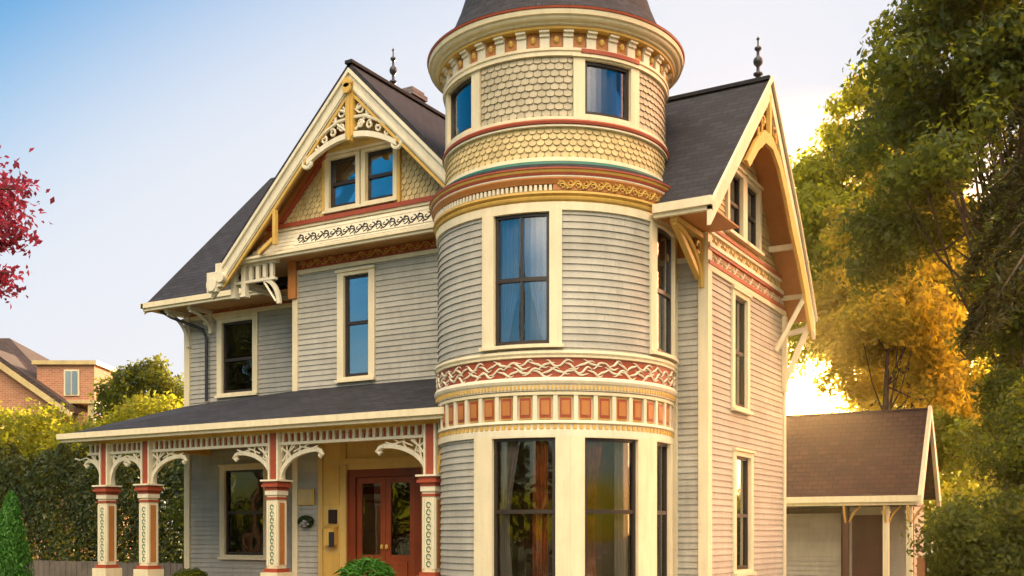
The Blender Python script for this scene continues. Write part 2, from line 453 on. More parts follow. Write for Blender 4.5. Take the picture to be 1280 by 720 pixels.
# --- flat walls (lapped siding); the shell behind keeps the rooms dark
b = B()
h_front = [hole(-12.87, -12.28, 4.6, 6.5)]
siding(b, F, -14.05, -9.9, 4.3, 6.72, h_front)
siding(b, F, -14.05, -9.9, .55, 4.3, [(-13.4, -11.0, .5, 2.95)])
b.build('front_wall', 'siding', H)
b = B()
siding(b, FL, XL, -14.05, .5, 6.55, [hole(-17.43, -16.52, 4.75, 6.3), hole(-17.35, -16.2, 1.2, 3.05)])
b.build('recessed_wall', 'siding', H)
b = B()   # return between the recess and the bay, and the far left wall
MR = Map(lambda u, z, o: (-14.05 - o, u, z), 0, 1.0)
siding(b, MR, YF, YL, .5, 6.7)
ML = Map(lambda u, z, o: (XL - o, u, z), 0, 1.0)
siding(b, ML, YL, 23.5, .3, 6.8)
siding(b, ML, YL, 23.5, 6.8, 10.3, lim=lambda z: (20.4 - (10.3 - z), 20.4 + (10.3 - z) * .9))
b.build('side_wall', 'siding', H)
SWY0, SWY1 = YS, 20.62
b = B()
side_low = lambda z: None
siding(b, SD, SWY0, SWY1, .3, 5.88, [hole(17.58, 18.25, 3.85, 5.73), hole(17.65, 18.45, 1.05, 3.0)])
b.build('side_wall', 'siding', H)
b = B(); siding(b, ST, -6.7, XS, .3, 6.03); b.build('front_wall', 'siding', H)

# solid shell and back of house
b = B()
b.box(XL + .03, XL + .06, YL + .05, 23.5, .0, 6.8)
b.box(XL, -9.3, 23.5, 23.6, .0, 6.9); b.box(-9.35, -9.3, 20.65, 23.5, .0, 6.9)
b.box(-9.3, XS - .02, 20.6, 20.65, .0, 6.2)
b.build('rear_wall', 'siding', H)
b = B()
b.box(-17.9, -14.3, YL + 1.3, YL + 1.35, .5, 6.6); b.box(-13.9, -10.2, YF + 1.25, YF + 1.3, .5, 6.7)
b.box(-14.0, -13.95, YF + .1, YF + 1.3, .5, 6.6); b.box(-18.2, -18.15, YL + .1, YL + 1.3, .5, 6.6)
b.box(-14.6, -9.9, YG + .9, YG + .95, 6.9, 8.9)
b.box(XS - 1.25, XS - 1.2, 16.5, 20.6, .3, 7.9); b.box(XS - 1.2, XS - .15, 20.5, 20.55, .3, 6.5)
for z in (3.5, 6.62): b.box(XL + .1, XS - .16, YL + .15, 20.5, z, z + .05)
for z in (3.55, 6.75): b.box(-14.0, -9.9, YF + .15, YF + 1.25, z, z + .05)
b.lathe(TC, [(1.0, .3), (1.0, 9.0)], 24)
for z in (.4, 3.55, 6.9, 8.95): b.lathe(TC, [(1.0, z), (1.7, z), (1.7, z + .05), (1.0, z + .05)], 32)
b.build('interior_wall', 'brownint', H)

# corner boards and vertical trims
b = B(); b.box(-14.13, -14.0, YF - .045, YF + .1, .5, 6.72); b.build('corner_board', 'cream', H)
b = B(); b.box(-10.2, -10.03, YF - .04, YF + .02, 4.3, 6.72); b.build('corner_board', 'cream', H)
b = B(); b.box(XL - .05, XL + .12, YL - .045, YL + .12, .5, 6.55); b.build('corner_board', 'cream', H)
b = B(); b.box(XS - .12, XS + .045, YS - .045, YS + .14, .3, 6.5); b.build('corner_board', 'cream', H)
b = B(); b.box(-6.62, -6.42, YS - .04, YS + .02, .3, 6.4); b.build('corner_board', 'cream', H)
b = B(); b.box(XS - .1, XS + .04, SWY1 - .1, SWY1 + .03, .3, 6.2); b.build('corner_board', 'cream', H)
b = B(); b.box(-14.3, -14.13, YL - .04, YL + .01, .5, 6.5); b.build('corner_board', 'cream', H)
b = B(); b.mb(FL, -15.95, -15.8, .5, 3.4, 0, .04); b.build('corner_board', 'cream', H)


# --- windows on the flat walls
window(FL, -17.43, -16.52, 4.75, 6.3, H, cas=(.15, .15, .12, .1), rail=.47, glass='glassdim')
window(F, -12.87, -12.28, 4.6, 6.5, H, cas=(.15, .14, .1, .1), rail=.53)
window(FL, -17.35, -16.2, 1.2, 3.05, H, cas=(.14, .14, .12, .1), rail=.5, glass='glassdim')
window(SD, 17.58, 18.25, 3.85, 5.73, H, cas=(.13, .13, .11, .1), rail=.5)
window(SD, 17.65, 18.45, 1.05, 3.0, H, cas=(.13, .13, .12, .1), rail=.48)

# --- friezes at the wall tops
def frieze(mp, u0, u1, z0, z1, per=.45, base='red'):
    b = B(); b.mb(mp, u0, u1, z0, z1, -.01, .012); o = b.build('frieze', base, H)
    c = B(); scroll(c, mp, u0 + .02, u1 - .02, z0, z1, per, .010, .02); c.build('scroll_relief', 'gold', o)
    return o
frieze(F, -14.0, -10.0, 6.77, 6.92, .36)
frieze(FL, -18.45, -14.1, 6.56, 6.78, .5, 'orange')
b = B()
b.mb(F, -14.13, -9.98, 6.66, 6.735, 0, .05); b.mb(FL, XL - .05, -14.1, 6.44, 6.53, 0, .05)
b.build('trim_band', 'cream', H)
b = B()
b.mb(F, -14.1, -9.98, 6.738, 6.765, 0, .065); b.mb(FL, XL - .05, -14.1, 6.533, 6.56, 0, .06)
b.build('trim_band', 'red', H)

# --- side wall bands (stepping mouldings under the side gable)
bands = [(5.88, 5.97, .05, 'cream'), (5.97, 6.03, .065, 'red'), (6.03, 6.2, .02, 'orange'), (6.2, 6.25, .06, 'red'),
         (6.25, 6.31, .075, 'pale'), (6.31, 6.46, .03, 'pale'), (6.46, 6.51, .08, 'cream'), (6.51, 6.56, .1, 'red')]
for z0, z1, o, m in bands:
    b = B(); b.mb(SD, SWY0 + (.0 if o < .05 else -.03), SWY1, z0, z1, -.01, o)
    ob = b.build('frieze' if o < .04 else 'trim_band', m, H)
    if o < .04:
        c = B(); scroll(c, SD, SWY0 + .1, 20.6, z0, z1, .42, .010, o + .008); c.build('scroll_relief', 'gold' if m == 'pale' else 'pale', ob)
b = B(); b.mb(ST, -6.6, XS - .0, 6.02, 6.1, 0, .05); b.mb(ST, -6.6, XS + .05, 6.42, 6.5, 0, .06); b.build('trim_band', 'cream', H)
b = B(); b.mb(ST, -6.6, XS, 6.1, 6.42, -.01, .015); b.build('frieze', 'orange', H)

# --- front gable wall
half_at = lambda z, d=.42: (GX - (GZ - d - z), GX + (GZ - d - z))
GW = [(-13.05, -12.42), (-12.20, -11.57)]
b = B()
scales(b, FG, -15.6, -9.85, 7.60, 9.7, .115, .105, lim=lambda z: half_at(z, .38), holes=[(-13.2, -11.42, 7.6, 8.85)])
gs = b.build('gable_shingles', 'scale', H)
b = B(); b.prism([FG(-15.1, 6.95, -.01), FG(-9.9, 6.95, -.01), FG(-9.9, 7.4, -.01), FG(GX, 9.7, -.01), FG(-15.1, 6.95, -.01 )][:4] + [FG(-14.9, 6.96, -.01)], (0, .01, 0))
# the gable wall sheet, with window openings left out: build as strips
b = B()
for (u0, u1, z0, z1) in ((-13.12, -11.5, 7.45, 7.68), (-13.12, -11.5, 8.68, 8.85), (-12.45, -12.17, 7.6, 8.7)):
    b.mb(FG, u0, u1, z0, z1, -.02, 0)
b.prism([FG(-15.05, 7.0, 0), FG(-13.1, 7.0, 0), FG(-13.1, 8.87, 0)], (0, .02, 0)); b.prism([FG(-11.5, 7.0, 0), FG(-9.8, 7.0, 0), FG(-9.8, 7.25, 0), FG(-11.5, 8.95, 0)], (0, .02, 0))
b.prism([FG(-13.12, 8.84, 0), FG(-11.5, 8.84, 0), FG(GX, 9.75, 0)], (0, .02, 0))
b.build('gable_wall', 'scale', H)
for u0, u1 in GW:
    window(FG, u0, u1, 7.74, 8.64, H, cas=(.10 if u0 < -12.5 else .09, .09 if u0 < -12.5 else .10, .1, .1), rail=.5)
b = B()
b.mb(FG, -13.2, -13.15, 7.6, 8.95, 0, .07); b.mb(FG, -11.47, -11.40, 7.6, 8.95, 0, .07); b.build('trim_band', 'gold', H)
b = B(); b.mb(FG, -13.3, -11.3, 8.75, 8.84, 0, .09); b.mb(FG, -13.2, -11.4, 8.86, 8.93, 0, .06); b.build('trim_band', 'gold', H)
b = B(); b.mb(FG, -14.62, -9.9, 7.52, 7.60, 0, .09); b.build('trim_band', 'red', H)
b = B(); b.mb(FG, -14.7, -9.9, 7.47, 7.52, 0, .06); b.build('trim_band', 'cream', H)
# flared skirt below, with a scroll panel
def skirt(u, z, o):
    t = (z - 6.98) / .5; return (u, (YF - .48) * (1 - t) + (YG - .02) * t - o, z - o * .4)
SK = Map(skirt, 0, 1.0)
b = B(); siding(b, SK, -15.25, -9.9, 6.98, 7.47, pitch=.082, lip=.012, lim=lambda z: (GX - (GZ - .40 - z) , -9.9))
b.build('gable_skirt', 'pale', H)
b = B(); b.mb(SK, -13.75, -10.0, 7.11, 7.36, .012, .03); pn = b.build('ornament_panel', 'pale', H)
b = B(); scroll(b, SK, -13.7, -10.05, 7.12, 7.35, .30, .013, .036); b.build('scroll_relief', 'iron', pn)
# fascia and soffit of the skirt
b = B(); b.box(-15.36, -9.85, YF - .56, YF - .49, 6.88, 6.99); b.box(-15.38, -9.85, YF - .60, YF - .53, 6.93, 6.975); b.build('gable_fascia', 'cream', H)
b = B(); b.box(-15.32, -9.9, YF - .49, YF + .03, 6.925, 6.955); b.box(-15.32, -14.06, YF + .03, YL, 6.925, 6.955); b.build('gable_soffit', 'soffit', H)
b = B(); b.box(-15.34, -15.28, YF - .49, YL, 6.85, 6.99); b.build('gable_fascia', 'cream', H)

# spindle frieze and posts hanging under the overhanging left corner
SP = front(YF - .42)
b = B()
b.mb(SP, -15.25, -14.15, 6.84, 6.92, -.05, .05); b.mb(SP, -15.25, -14.2, 6.52, 6.57, -.04, .04)
teeth(b, SP, -15.1, -14.2, 6.57, 6.84, .085, .09, -.03, .03)
for u in (-15.27, -15.0): b.mb(SP, u - .05, u + .05, 6.28 if u < -15.1 else 6.3, 6.85, -.055, .055); b.mb(SP, u - .065, u + .065, 6.26, 6.31, -.07, .07)
for u in (-15.27,):
    b.bar((u, YF - .42, 6.6), (u, YL, 6.6), .06, .06); b.bar((u, YF - .42, 6.86), (u, YL, 6.86), .06, .1)
b.build('spindle_frieze', 'pale', H)
def arch_bracket(b, mp, uc, zt, du, dz, th=.09, o=.03, sgn=1, curl=True):
    """openwork corner bracket: quarter-arch rib below, spokes above it"""
    pts = []
    for i in range(13):
        t = i / 12 * pi / 2
        u = uc + sgn * du * (1 - cos(t)); z = zt - dz * (1 - sin(t))
        pts.append((u, z))
    for i in range(12):
        (ua, za), (ub, zb) = pts[i], pts[i + 1]
        dx, dzz = (ub - ua) * mp.k, zb - za; l = math.hypot(dx, dzz); nx, nz = -dzz / l * th / 2 / mp.k, dx / l * th / 2
        b.prism([mp(ua + nx, za + nz, -o), mp(ub + nx, zb + nz, -o), mp(ub - nx, zb - nz, -o), mp(ua - nx, za - nz, -o)], Vector(mp(ua, za, o)) - Vector(mp(ua, za, -o)))
    if curl:
        ub, zb = pts[-1]
        c = [(ub + sgn * .0 / mp.k, zb), (ub + sgn * .1 / mp.k, zb - .03), (ub + sgn * .15 / mp.k, zb - .09), (ub + sgn * .10 / mp.k, zb - .13), (ub + sgn * .06 / mp.k, zb - .09)]
        b.tube([mp(u, z, 0) for u, z in c], [.045, .045, .04, .035, .03], 6)
    return pts
b = B(); arch_bracket(b, SP, -14.12, 6.55, .42, .5, .08, .03, -1, curl=False); b.mtube(SP, [(-14.2, 6.1), (-14.35, 6.3), (-14.5, 6.5)], 0, .025); b.build('corner_bracket', 'pale', H)
b = B(); b.box(-14.19, -14.0, YF - .10, YF - .046, 6.2, 6.92); b.build('corner_bracket', 'orange', H)

# --- roofs
def slab(b, p, th):
    """p: 4 points of the top surface; thickness downwards along the normal"""
    v = [Vector(q) for q in p]; n = (v[1] - v[0]).cross(v[3] - v[0]).normalized()
    if n.z < 0: n = -n
    b.prism(p, -n * th)
ROOFS = {}
b = B()
slab(b, [(GX, 15.08, GZ), (GX, 19.9, GZ), (-15.56, 19.9, 6.73), (-15.56, 15.08, 6.73)], .07)
slab(b, [(GX, 15.08, GZ), (-9.85, 15.08, 7.76), (-9.85, 19.9, 7.76), (GX, 19.9, GZ)], .07)
b.bar((GX, 15.06, GZ + .01), (GX, 19.9, GZ + .01), .16, .06)
r1 = b.build('gable_roof', 'roof', H)
b = B()
slab(b, [(-19.02, 16.42, 6.74), (-9.3, 16.42, 6.74), (-9.3, 20.4, 10.68), (-19.02, 20.4, 10.68)], .07)
slab(b, [(-19.02, 24.2, 6.9), (-9.2, 24.2, 6.9), (-9.3, 20.4, 10.68), (-19.02, 20.4, 10.68)], .07)
b.poly([(-9.3, 16.5, 6.8), (-8.2, 21, 6.6), (-8.2, 24.2, 6.8), (-9.3, 20.4, 10.68)])
b.build('main_roof', 'roof', H)
RX = -5.38
SPK = (17.9, 9.38)
b = B()
slab(b, [(RX, 15.0, 6.6), (RX, SPK[0], SPK[1]), (-9.6, SPK[0], SPK[1]), (-9.6, 15.0, 6.6)], .07)
slab(b, [(RX, SPK[0], SPK[1]), (RX, 19.6, 7.45), (-9.6, 19.6, 7.45), (-9.6, SPK[0], SPK[1])], .07)
slab(b, [(RX, 19.6, 7.45), (RX, 20.78, 5.9), (-9.3, 20.78, 5.9), (-9.3, 19.6, 7.45)], .07)
b.bar((RX, SPK[0], SPK[1] + .01), (-9.6, SPK[0], SPK[1] + .01), .16, .06)
r2 = b.build('side_gable_roof', 'roof', H)

def finial(x, y, z0, h, parent, mat='iron', s=1.0):
    b = B(); p = [(.055, -.1), (.055, .12), (.10, .14), (.10, .18), (.04, .2), (.035, .32), (.09, .38), (.105, .44), (.09, .5), (.035, .55), (.03, .66), (.075, .7), (.075, .74), (.02, .78), (.016, .9), (.04, .93), (.012, .97), (.0, 1.0)]
    b.lathe((x, y), [(r * s, z0 + (z * h if z > 0 else z)) for r, z in p], 12)
    b.build('finial', mat, parent, smooth=True)
finial(GX, 16.4, GZ, .78, r1, 'iron', .7)
finial(-5.6, SPK[0], SPK[1], .78, r2, 'iron', .8)
b = B(); b.box(-13.62, -13.18, 18.4, 18.84, 8.4, 10.9); b.box(-13.67, -13.13, 18.35, 18.89, 10.9, 11.0); b.box(-13.62, -13.18, 18.4, 18.84, 11.0, 11.08)
b.build('chimney', 'chimney', r1)

# bargeboards front gable
def rake(b, mp, apex, foot, wid, o0, o1, top=0.0):
    """board under a slope; apex, foot = (u,z) of its upper edge"""
    au, az = apex; fu, fz = foot
    du = abs(fu - au); dz = az - fz; l = math.hypot(du, dz); v = wid * l / du
    pts = [mp(au, az - top, o0), mp(fu, fz - top, o0), mp(fu, fz - top - v, o0), mp(au, az - top - v, o0)]
    b.prism(pts, Vector(mp(au, az, o1)) - Vector(mp(au, az, o0)))
FR = front(15.1)
b = B()
for sg, fu, fz in ((-1, -15.60, 6.69), (1, -9.85, 7.76)):
    rake(b, FR, (GX, GZ - .02), (fu, fz - .02), .25, -.06, 0, .08)
    rake(b, FR, (GX, GZ - .02), (fu, fz - .02), .055, 0, .045, .08)
    rake(b, FR, (GX, GZ - .02), (fu, fz - .02), .04, 0, .02, .34)
bb = b.build('bargeboard', 'pale', H)
b = B()
for sg, fu, fz in ((-1, -15.56, 6.73), (1, -9.85, 7.76)): rake(b, FR, (GX, GZ - .48), (fu if sg > 0 else fu + .22, fz - .48 + (.22 if sg < 0 else 0)), .05, -.06, -.01)
b.build('bargeboard', 'gold', H)
# soffit between bargeboard and wall
b = B()
for sg, fu, fz in ((-1, -15.54, 6.75), (1, -9.85, 7.76)):
    b.prism([(GX, 15.16, GZ - .13), (fu, 15.16, fz - .13), (fu, YG, fz - .13), (GX, YG, GZ - .13)], (0, 0, -.02))
b.build('gable_soffit', 'soffit', H)
b = B()
for sg, fu, fz in ((-1, -15.2, 7.1), (1, -9.85, 7.76)):
    rake(b, FG, (GX, GZ), (fu, fz), .12, 0, .07, .22)
b.build('trim_band', 'orange', H)
b = B()
for sg, fu, fz in ((-1, -15.0, 7.3), (1, -9.85, 7.76)):
    rake(b, FG, (GX, GZ), (fu, fz), .05, 0, .1, .41)
b.build('trim_band', 'red', H)
# foot of the left rake: curled return and end block
b = B()
b.box(-15.66, -15.40, 15.02, 15.12, 6.36, 6.74); b.tube([(-15.53, 15.0, 6.5), (-15.53, 15.14, 6.5)], .13, 14)
b.tube([(-15.3, 15.0, 6.62), (-15.3, 15.14, 6.62)], .10, 14); b.box(-15.45, -15.3, 15.04, 15.12, 6.45, 6.9)
b.bar((-15.5, 15.1, 6.66), (-15.5, YL, 6.66), .12, .14); b.build('rake_return', 'pale', H)
# peak truss: king post, arched collar, pierced scrolls
PT = front(15.14)
b = B()
b.mb(PT, GX - .085, GX + .085, 8.78, GZ - .35, -.06, .06)
b.mb(PT, GX - .03, GX + .03, 8.7, GZ - .4, .06, .085)
b.lathe((GX, 15.14), [(.0, 8.66), (.05, 8.70), (.08, 8.78)], 10)
for t in (9.72, 9.62): b.tube([(GX, 15.05, t), (GX, 15.0, t)], .09, 12)
b.build('king_post', 'gold', H)
arc = lambda u: 8.72 + .10 * cos((u - GX) * 1.6) * 1.0
b = B()
us = [GX - 1.02 + 2.04 * i / 24 for i in range(25)]
for i in range(24):
    a, c = us[i], us[i + 1]
    za = 8.86 - .32 * ((a - GX) / 1.02) ** 2; zc = 8.86 - .32 * ((c - GX) / 1.02) ** 2
    b.prism([PT(a, za, -.04), PT(c, zc, -.04), PT(c, zc - .10, -.04), PT(a, za - .10, -.04)], (0, -.08, 0))
for sg in (-1, 1):
    # inner rail parallel to the arch and radiating scrolls
    b.tube([PT(GX + sg * .08, 9.12, 0), PT(GX + sg * .3, 9.11, 0), PT(GX + sg * .55, 9.0, 0), PT(GX + sg * .78, 8.86, 0)], .035, 6)
    for (u, z, r0, ph) in ((.22, 8.98, .08, 0), (.42, 8.93, .075, 1), (.62, 8.84, .07, 2), (.80, 8.72, .055, .5), (.22, 9.26, .10, 2), (.40, 9.17, .07, 1), (.2, 9.46, .06, 0)):
        sp = [PT(GX + sg * (u + r0 * (1 - .6 * j / 9) * cos(ph + j * .75)), z + r0 * (1 - .6 * j / 9) * sin(ph + j * .75), 0) for j in range(10)]
        b.tube(sp, .022, 5)
    b.tube([PT(GX + sg * .1, 9.25, 0), PT(GX + sg * .35, 9.33, 0), PT(GX + sg * .52, 9.2, 0)], .028, 5)
    b.tube([PT(GX + sg * .1, 8.9, 0), PT(GX + sg * .35, 9.1, 0), PT(GX + sg * .4, 9.35, 0)], .024, 5)
    # curled ends of the collar
    b.tube([PT(GX + sg * (1.02 + .10 * cos(a)), 8.50 + .10 * sin(a), 0) for a in [1.6 - k * .6 for k in range(9)]], .04, 6)
b.build('gable_truss', 'pale', H)
# lower struts in the left soffit
b = B(); b.bar((-14.0, 15.14, 7.75), (-14.0, 15.14, 7.1), .08, .07); b.bar((-14.05, 15.14, 7.2), (-14.4, 15.14, 6.98), .08, .07); b.build('gable_truss', 'gold', H)
# gutter along the left wing, soffit, brackets
b = B(); b.box(-19.04, -15.4, 16.32, 16.42, 6.64, 6.75); b.box(-19.02, -15.4, 16.36, 16.44, 6.58, 6.64); b.box(-19.06, -18.98, 16.32, 20.4, 6.64, 6.74)
b.prism([(-19.05, 16.42, 6.72), (-19.05, 20.4, 10.66), (-19.05, 20.4, 10.46), (-19.05, 16.42, 6.52)], (.04, 0, 0))
b.build('gutter', 'cream', H)
b = B(); b.box(-18.98, -14.1, 16.44, YL, 6.60, 6.62); b.prism([(-18.98, 16.44, 6.58), (-18.98, 20.4, 10.5), (-18.56, 20.4, 10.5), (-18.56, 16.44, 6.58)], (0, 0, -.02)); b.build('eave_soffit', 'soffit', H)
def eave_bracket(x, y_wall, y_out, z_top, dz, mat='pale', w=.08, axis='y'):
    b = B()
    def P(t, z):  # t distance outward
        return (x, y_wall - t, z) if axis == 'y' else (y_wall + t, x, z)
    d = abs(y_wall - y_out)
    b.bar(P(0.0, z_top - .04), P(d, z_top - .04), w, .08); b.bar(P(.045, z_top - .08), P(.045, z_top - dz), w, .09)
    pts = []
    for i in range(9):
        t = i / 8 * pi / 2; pts.append(P(.06 + (d - .1) * (1 - cos(t)), z_top - .1 - (dz - .1) * (1 - sin(t))))
    b.tube(pts, .04, 6); b.tube([P(.1 + .09 * cos(a) + .1, z_top - .24 + .09 * sin(a)) for a in [k * .7 for k in range(9)]], .022, 5)
    b.build('eave_bracket', mat, H)
eave_bracket(-18.45, YL, 16.5, 6.60, .75); eave_bracket(-17.75, YL, 16.5, 6.60, .5)
eave_bracket(YL + .12, XL, 0, 6.60, .7, axis='z') if False else None
# downpipe
b = B(); b.tube([(-18.7, 16.55, 6.6), (-18.5, 16.7, 6.45), (-17.95, YL - .1, 6.2), (-17.85, YL - .09, 6.0), (-17.85, YL - .09, 4.6)], .035, 8); b.build('downpipe', 'iron', H)

# --- right wing eave and side gable trim
b = B(); b.box(-6.28, RX + .02, 14.9, 15.0, 6.47, 6.6); b.box(-6.28, RX, 14.95, 15.03, 6.41, 6.47); b.build('gutter', 'cream', H)
b = B(); b.box(-6.7, RX - .02, 15.03, YS, 6.46, 6.48)
for (ya, za, yb, zb) in ((15.0, 6.5, SPK[0], SPK[1] - .1), (SPK[0], SPK[1] - .1, 19.6, 7.35), (19.6, 7.35, 20.75, 5.8)):
    b.prism([(XS - .1, ya, za - .02), (RX - .02, ya, za - .02), (RX - .02, yb, zb - .02), (XS - .1, yb, zb - .02)], (0, 0, -.02))
b.build('eave_soffit', 'orange', H)
SR = side(RX)
b = B()
def side_rake(b, pts, w, o0, o1):
    for (a, c) in zip(pts[:-1], pts[1:]):
        b.prism([SR(a[0], a[1], o0), SR(c[0], c[1], o0), SR(c[0], c[1] - w, o0), SR(a[0], a[1] - w, o0)], (o1 - o0, 0, 0))
side_rake(b, [(14.95, 6.52), SPK], .34, -.06, 0); side_rake(b, [(14.95, 6.56), (SPK[0], SPK[1] + .03)], .07, 0, .045)
rr = [SPK, (19.6, 7.43), (20.35, 6.45), (20.8, 5.78)]
side_rake(b, rr, .36, -.06, 0); side_rake(b, [(y, z + .04) for y, z in rr], .07, 0, .045)
b.build('bargeboard', 'cream', H)
# arched board with pierced panel inside the side gable
b = B()
arch = [(16.75, 7.55), (17.2, 7.95), (17.6, 8.2), (18.0, 8.22), (18.4, 8.0), (18.8, 7.6), (19.2, 7.1), (19.7, 6.6), (20.1, 6.1), (20.5, 5.5)]
arch2 = [(16.6, 7.62), (17.1, 8.1), (17.55, 8.40), (18.0, 8.42), (18.45, 8.2), (18.9, 7.82), (19.35, 7.35), (19.85, 6.85), (20.3, 6.3), (20.7, 5.6)]
for i in range(len(arch) - 1):
    b.prism([SR(*arch[i], -.05), SR(*arch[i + 1], -.05), SR(*arch2[i + 1], -.05), SR(*arch2[i], -.05)], (.06, 0, 0))
b.bar((RX - .03, 17.9, 8.3), (RX - .03, 17.9, 9.1), .1, .07)
for yy, zz in ((17.55, 8.55), (17.65, 8.85), (18.2, 8.55), (18.15, 8.85), (18.5, 8.3), (18.75, 8.1)):
    b.tube([(RX - .03, yy + .11 * (1 - .06 * j) * cos(j * .75), zz + .11 * (1 - .06 * j) * sin(j * .75)) for j in range(10)], .024, 5)
for yy in (17.3, 17.5, 18.3, 18.6, 18.9): b.bar((RX - .03, yy, 8.1 if yy < 18 else 8.7 - (yy - 18)), (RX - .03, yy, 9.38 - abs(yy - 17.9) * 1.0 - .4), .035, .03)
b.build('gable_truss', 'gold', H)
# side gable wall with twin windows, set in the shade of the overhang
def sg_lim(z):
    lo = 15.0 + (z - 6.45) / .955; hi = 19.6 + (7.4 - z) if z < 7.4 else 17.9 + (9.2 - z) / 1.13
    return (max(lo, YS), min(hi, SWY1))
b = B(); siding(b, SD, YS, SWY1, 6.56, 9.1, [(17.2, 19.05, 6.7, 7.9)], lim=sg_lim, pitch=.1); b.build('gable_wall', 'scale', H)
for u0, u1 in ((17.28, 17.98), (18.2, 18.9)): window(SD, u0, u1, 6.78, 7.8, H, cas=(.11, .11, .11, .1), rail=.5, co=.06)
b = B(); b.box(XS, RX - .06, 19.6, 19.68, 6.9, 7.0); b.box(XS, RX - .06, 20.4, 20.48, 6.15, 6.24); b.build('trim_band', 'cream', H)
for y, z in ((20.5, 6.1),):
    b = B(); b.bar((XS + .04, y, 4.55), (RX - .03, y + .1, 5.75), .1, .1); b.bar((XS + .05, y, 4.4), (XS + .05, y, 5.85), .1, .09); b.bar((XS + .05, y, 5.5), (RX - .02, y + .1, 5.6), .09, .09)
    b.bar((XS + .05, 19.9, 5.1), (RX - .03, 20.2, 6.15), .08, .08); b.build('eave_bracket', 'cream', H)
eave_bracket(-6.0, YS, 15.05, 6.44, .85, 'gold', .09)
b = B(); b.bar((-6.05, YS - .05, 5.75), (-6.05, 15.15, 6.42), .09, .09); b.bar((-6.45, YS - .05, 5.8), (-6.45, 15.2, 6.40), .08, .08); b.bar((-6.45, YS - .03, 5.7), (-6.45, YS - .03, 6.42), .1, .06); b.build('eave_bracket', 'gold', H)

# ------------------------------------------------------------------ tower (parts of the house)
DU, DM, DG = drum(1.76), drum(1.90), drum(1.86)
A0, A1 = -100, 135
# upper storey
uw = [(-43.5, -17), (42, 67)]
b = B()
scales(b, DU, -15 + 4, 36.5, 7.80, 8.68, .125, .098, shape='flat'); scales(b, DU, 72.5, 120, 7.80, 8.68, .125, .098, shape='flat'); scales(b, DU, -100, -49, 7.8, 8.68, .125, .098, shape='flat')
for a, c in ((-11, 36.5), (72.5, 135), (-100, -49)): b.mb(DU, a, c, 7.75, 8.72, -.03, -.001)
b.build('tower_shingles', 'drumscale', H)
for a, c in uw: window(DU, a, c, 7.84, 8.64, H, cas=(.17, .17, .06, .05), rail=None, co=.045, glass='glass' if a < 0 else 'glassmid')
def ring(name, R0, prof, mat, parent=H, a0=A0, a1=A1, smooth=False):
    b = B(); b.lathe(TC, [(R0 + o, z) for o, z in prof], int((a1 - a0) / 3), a0, a1); return b.build(name, mat, parent, smooth)
ring('trim_band', 1.76, [(-.03, 8.68), (.055, 8.68), (.055, 8.74), (.075, 8.75), (.075, 8.79), (.0, 8.80)], 'cream')
b = B(); b.mb(DU, 40, 71, 8.715, 8.775, .07, .095); b.build('trim_band', 'red', H)
ring('tower_frieze', 1.76, [(.0, 8.79), (.0, 9.06)], 'gold')
fr = B(); pa_ = []
stp = 11.0; aa = -98.0
while aa < 135:
    fr = B(); fr.mb(DU, aa - 2.3, aa + 2.3, 8.80, 8.95, 0, .05); fr.mb(DU, aa - 2.3, aa + 2.3, 8.95, 9.0, 0, .08); fr.mb(DU, aa - 2.3, aa + 2.3, 9.0, 9.045, 0, .12)
    pa_.append(aa + stp / 2); aa += stp; fr.build('frieze_block', 'pale', H)
for aa in pa_:
    fr = B(); fr.mb(DU, aa - 2.9, aa + 2.9, 8.82, 9.02, .003, .02); q = fr.build('frieze_panel', 'orange', H)
    fo = B(); c = DU(aa, 8.92, .025); fo.lathe((c[0], c[1]), [(0, 8.86), (.03, 8.88), (.045, 8.92), (.03, 8.96), (0, 8.98)], 8); fo.build('rosette', 'gold', q)
ring('tower_cornice', 1.76, [(.0, 9.06), (.12, 9.067), (.17, 9.09), (.18, 9.116), (.23, 9.124), (.25, 9.142), (.26, 9.172), (.295, 9.18), (.305, 9.225), (.305, 9.25), (.28, 9.258)], 'cream', a0=0, a1=360)
ring('tower_cornice', 1.76, [(.0, 9.03), (.14, 9.035), (.15, 9.06), (.0, 9.065)], 'gold', a0=0, a1=360)
ring('roof_edge', 1.76, [(.28, 9.25), (.322, 9.253), (.33, 9.28), (.30, 9.295)], 'red', a0=0, a1=360)
b = B(); b.lathe(TC, [(2.09, 9.285), (1.95, 9.36), (1.82, 9.50), (1.68, 9.72), (1.57, 9.98), (1.45, 10.35), (1.2, 10.95), (.8, 11.9), (.4, 12.85), (.05, 13.7), (.0, 13.72)], 72)
tr = b.build('tower_roof', 'roof', H); finial(TC[0], TC[1], 13.65, .9, tr)
# band below upper storey
ring('trim_band', 1.76, [(-.02, 7.80), (.06, 7.79), (.06, 7.745), (.0, 7.74)], 'cream')
ring('trim_band', 1.76, [(.0, 7.745), (.07, 7.74), (.085, 7.715), (.075, 7.68), (.0, 7.675)], 'red')
ring('trim_band', 1.76, [(.0, 7.675), (.06, 7.67), (.06, 7.645), (.0, 7.64)], 'pale')
b = B(); b.lathe(TC, [(1.76, 7.64), (1.79, 7.1)], 78, A0, A1)
DX = Map(lambda u, z, o: drum(1.76 + (7.64 - z) * .05)(u, z, o), 3.0, 1.76 * pi / 180)
scales(b, DX, A0, A1, 7.19, 7.64, .118, .09); b.build('tower_shingles', 'scale', H)
ring('trim_band', 1.78, [(.0, 7.20), (.05, 7.19), (.06, 7.10), (.0, 7.09)], 'cream')
ring('tower_cornice', 1.78, [(.0, 7.125), (.085, 7.12), (.105, 7.04), (.20, 7.035)], 'green', a0=0, a1=360)
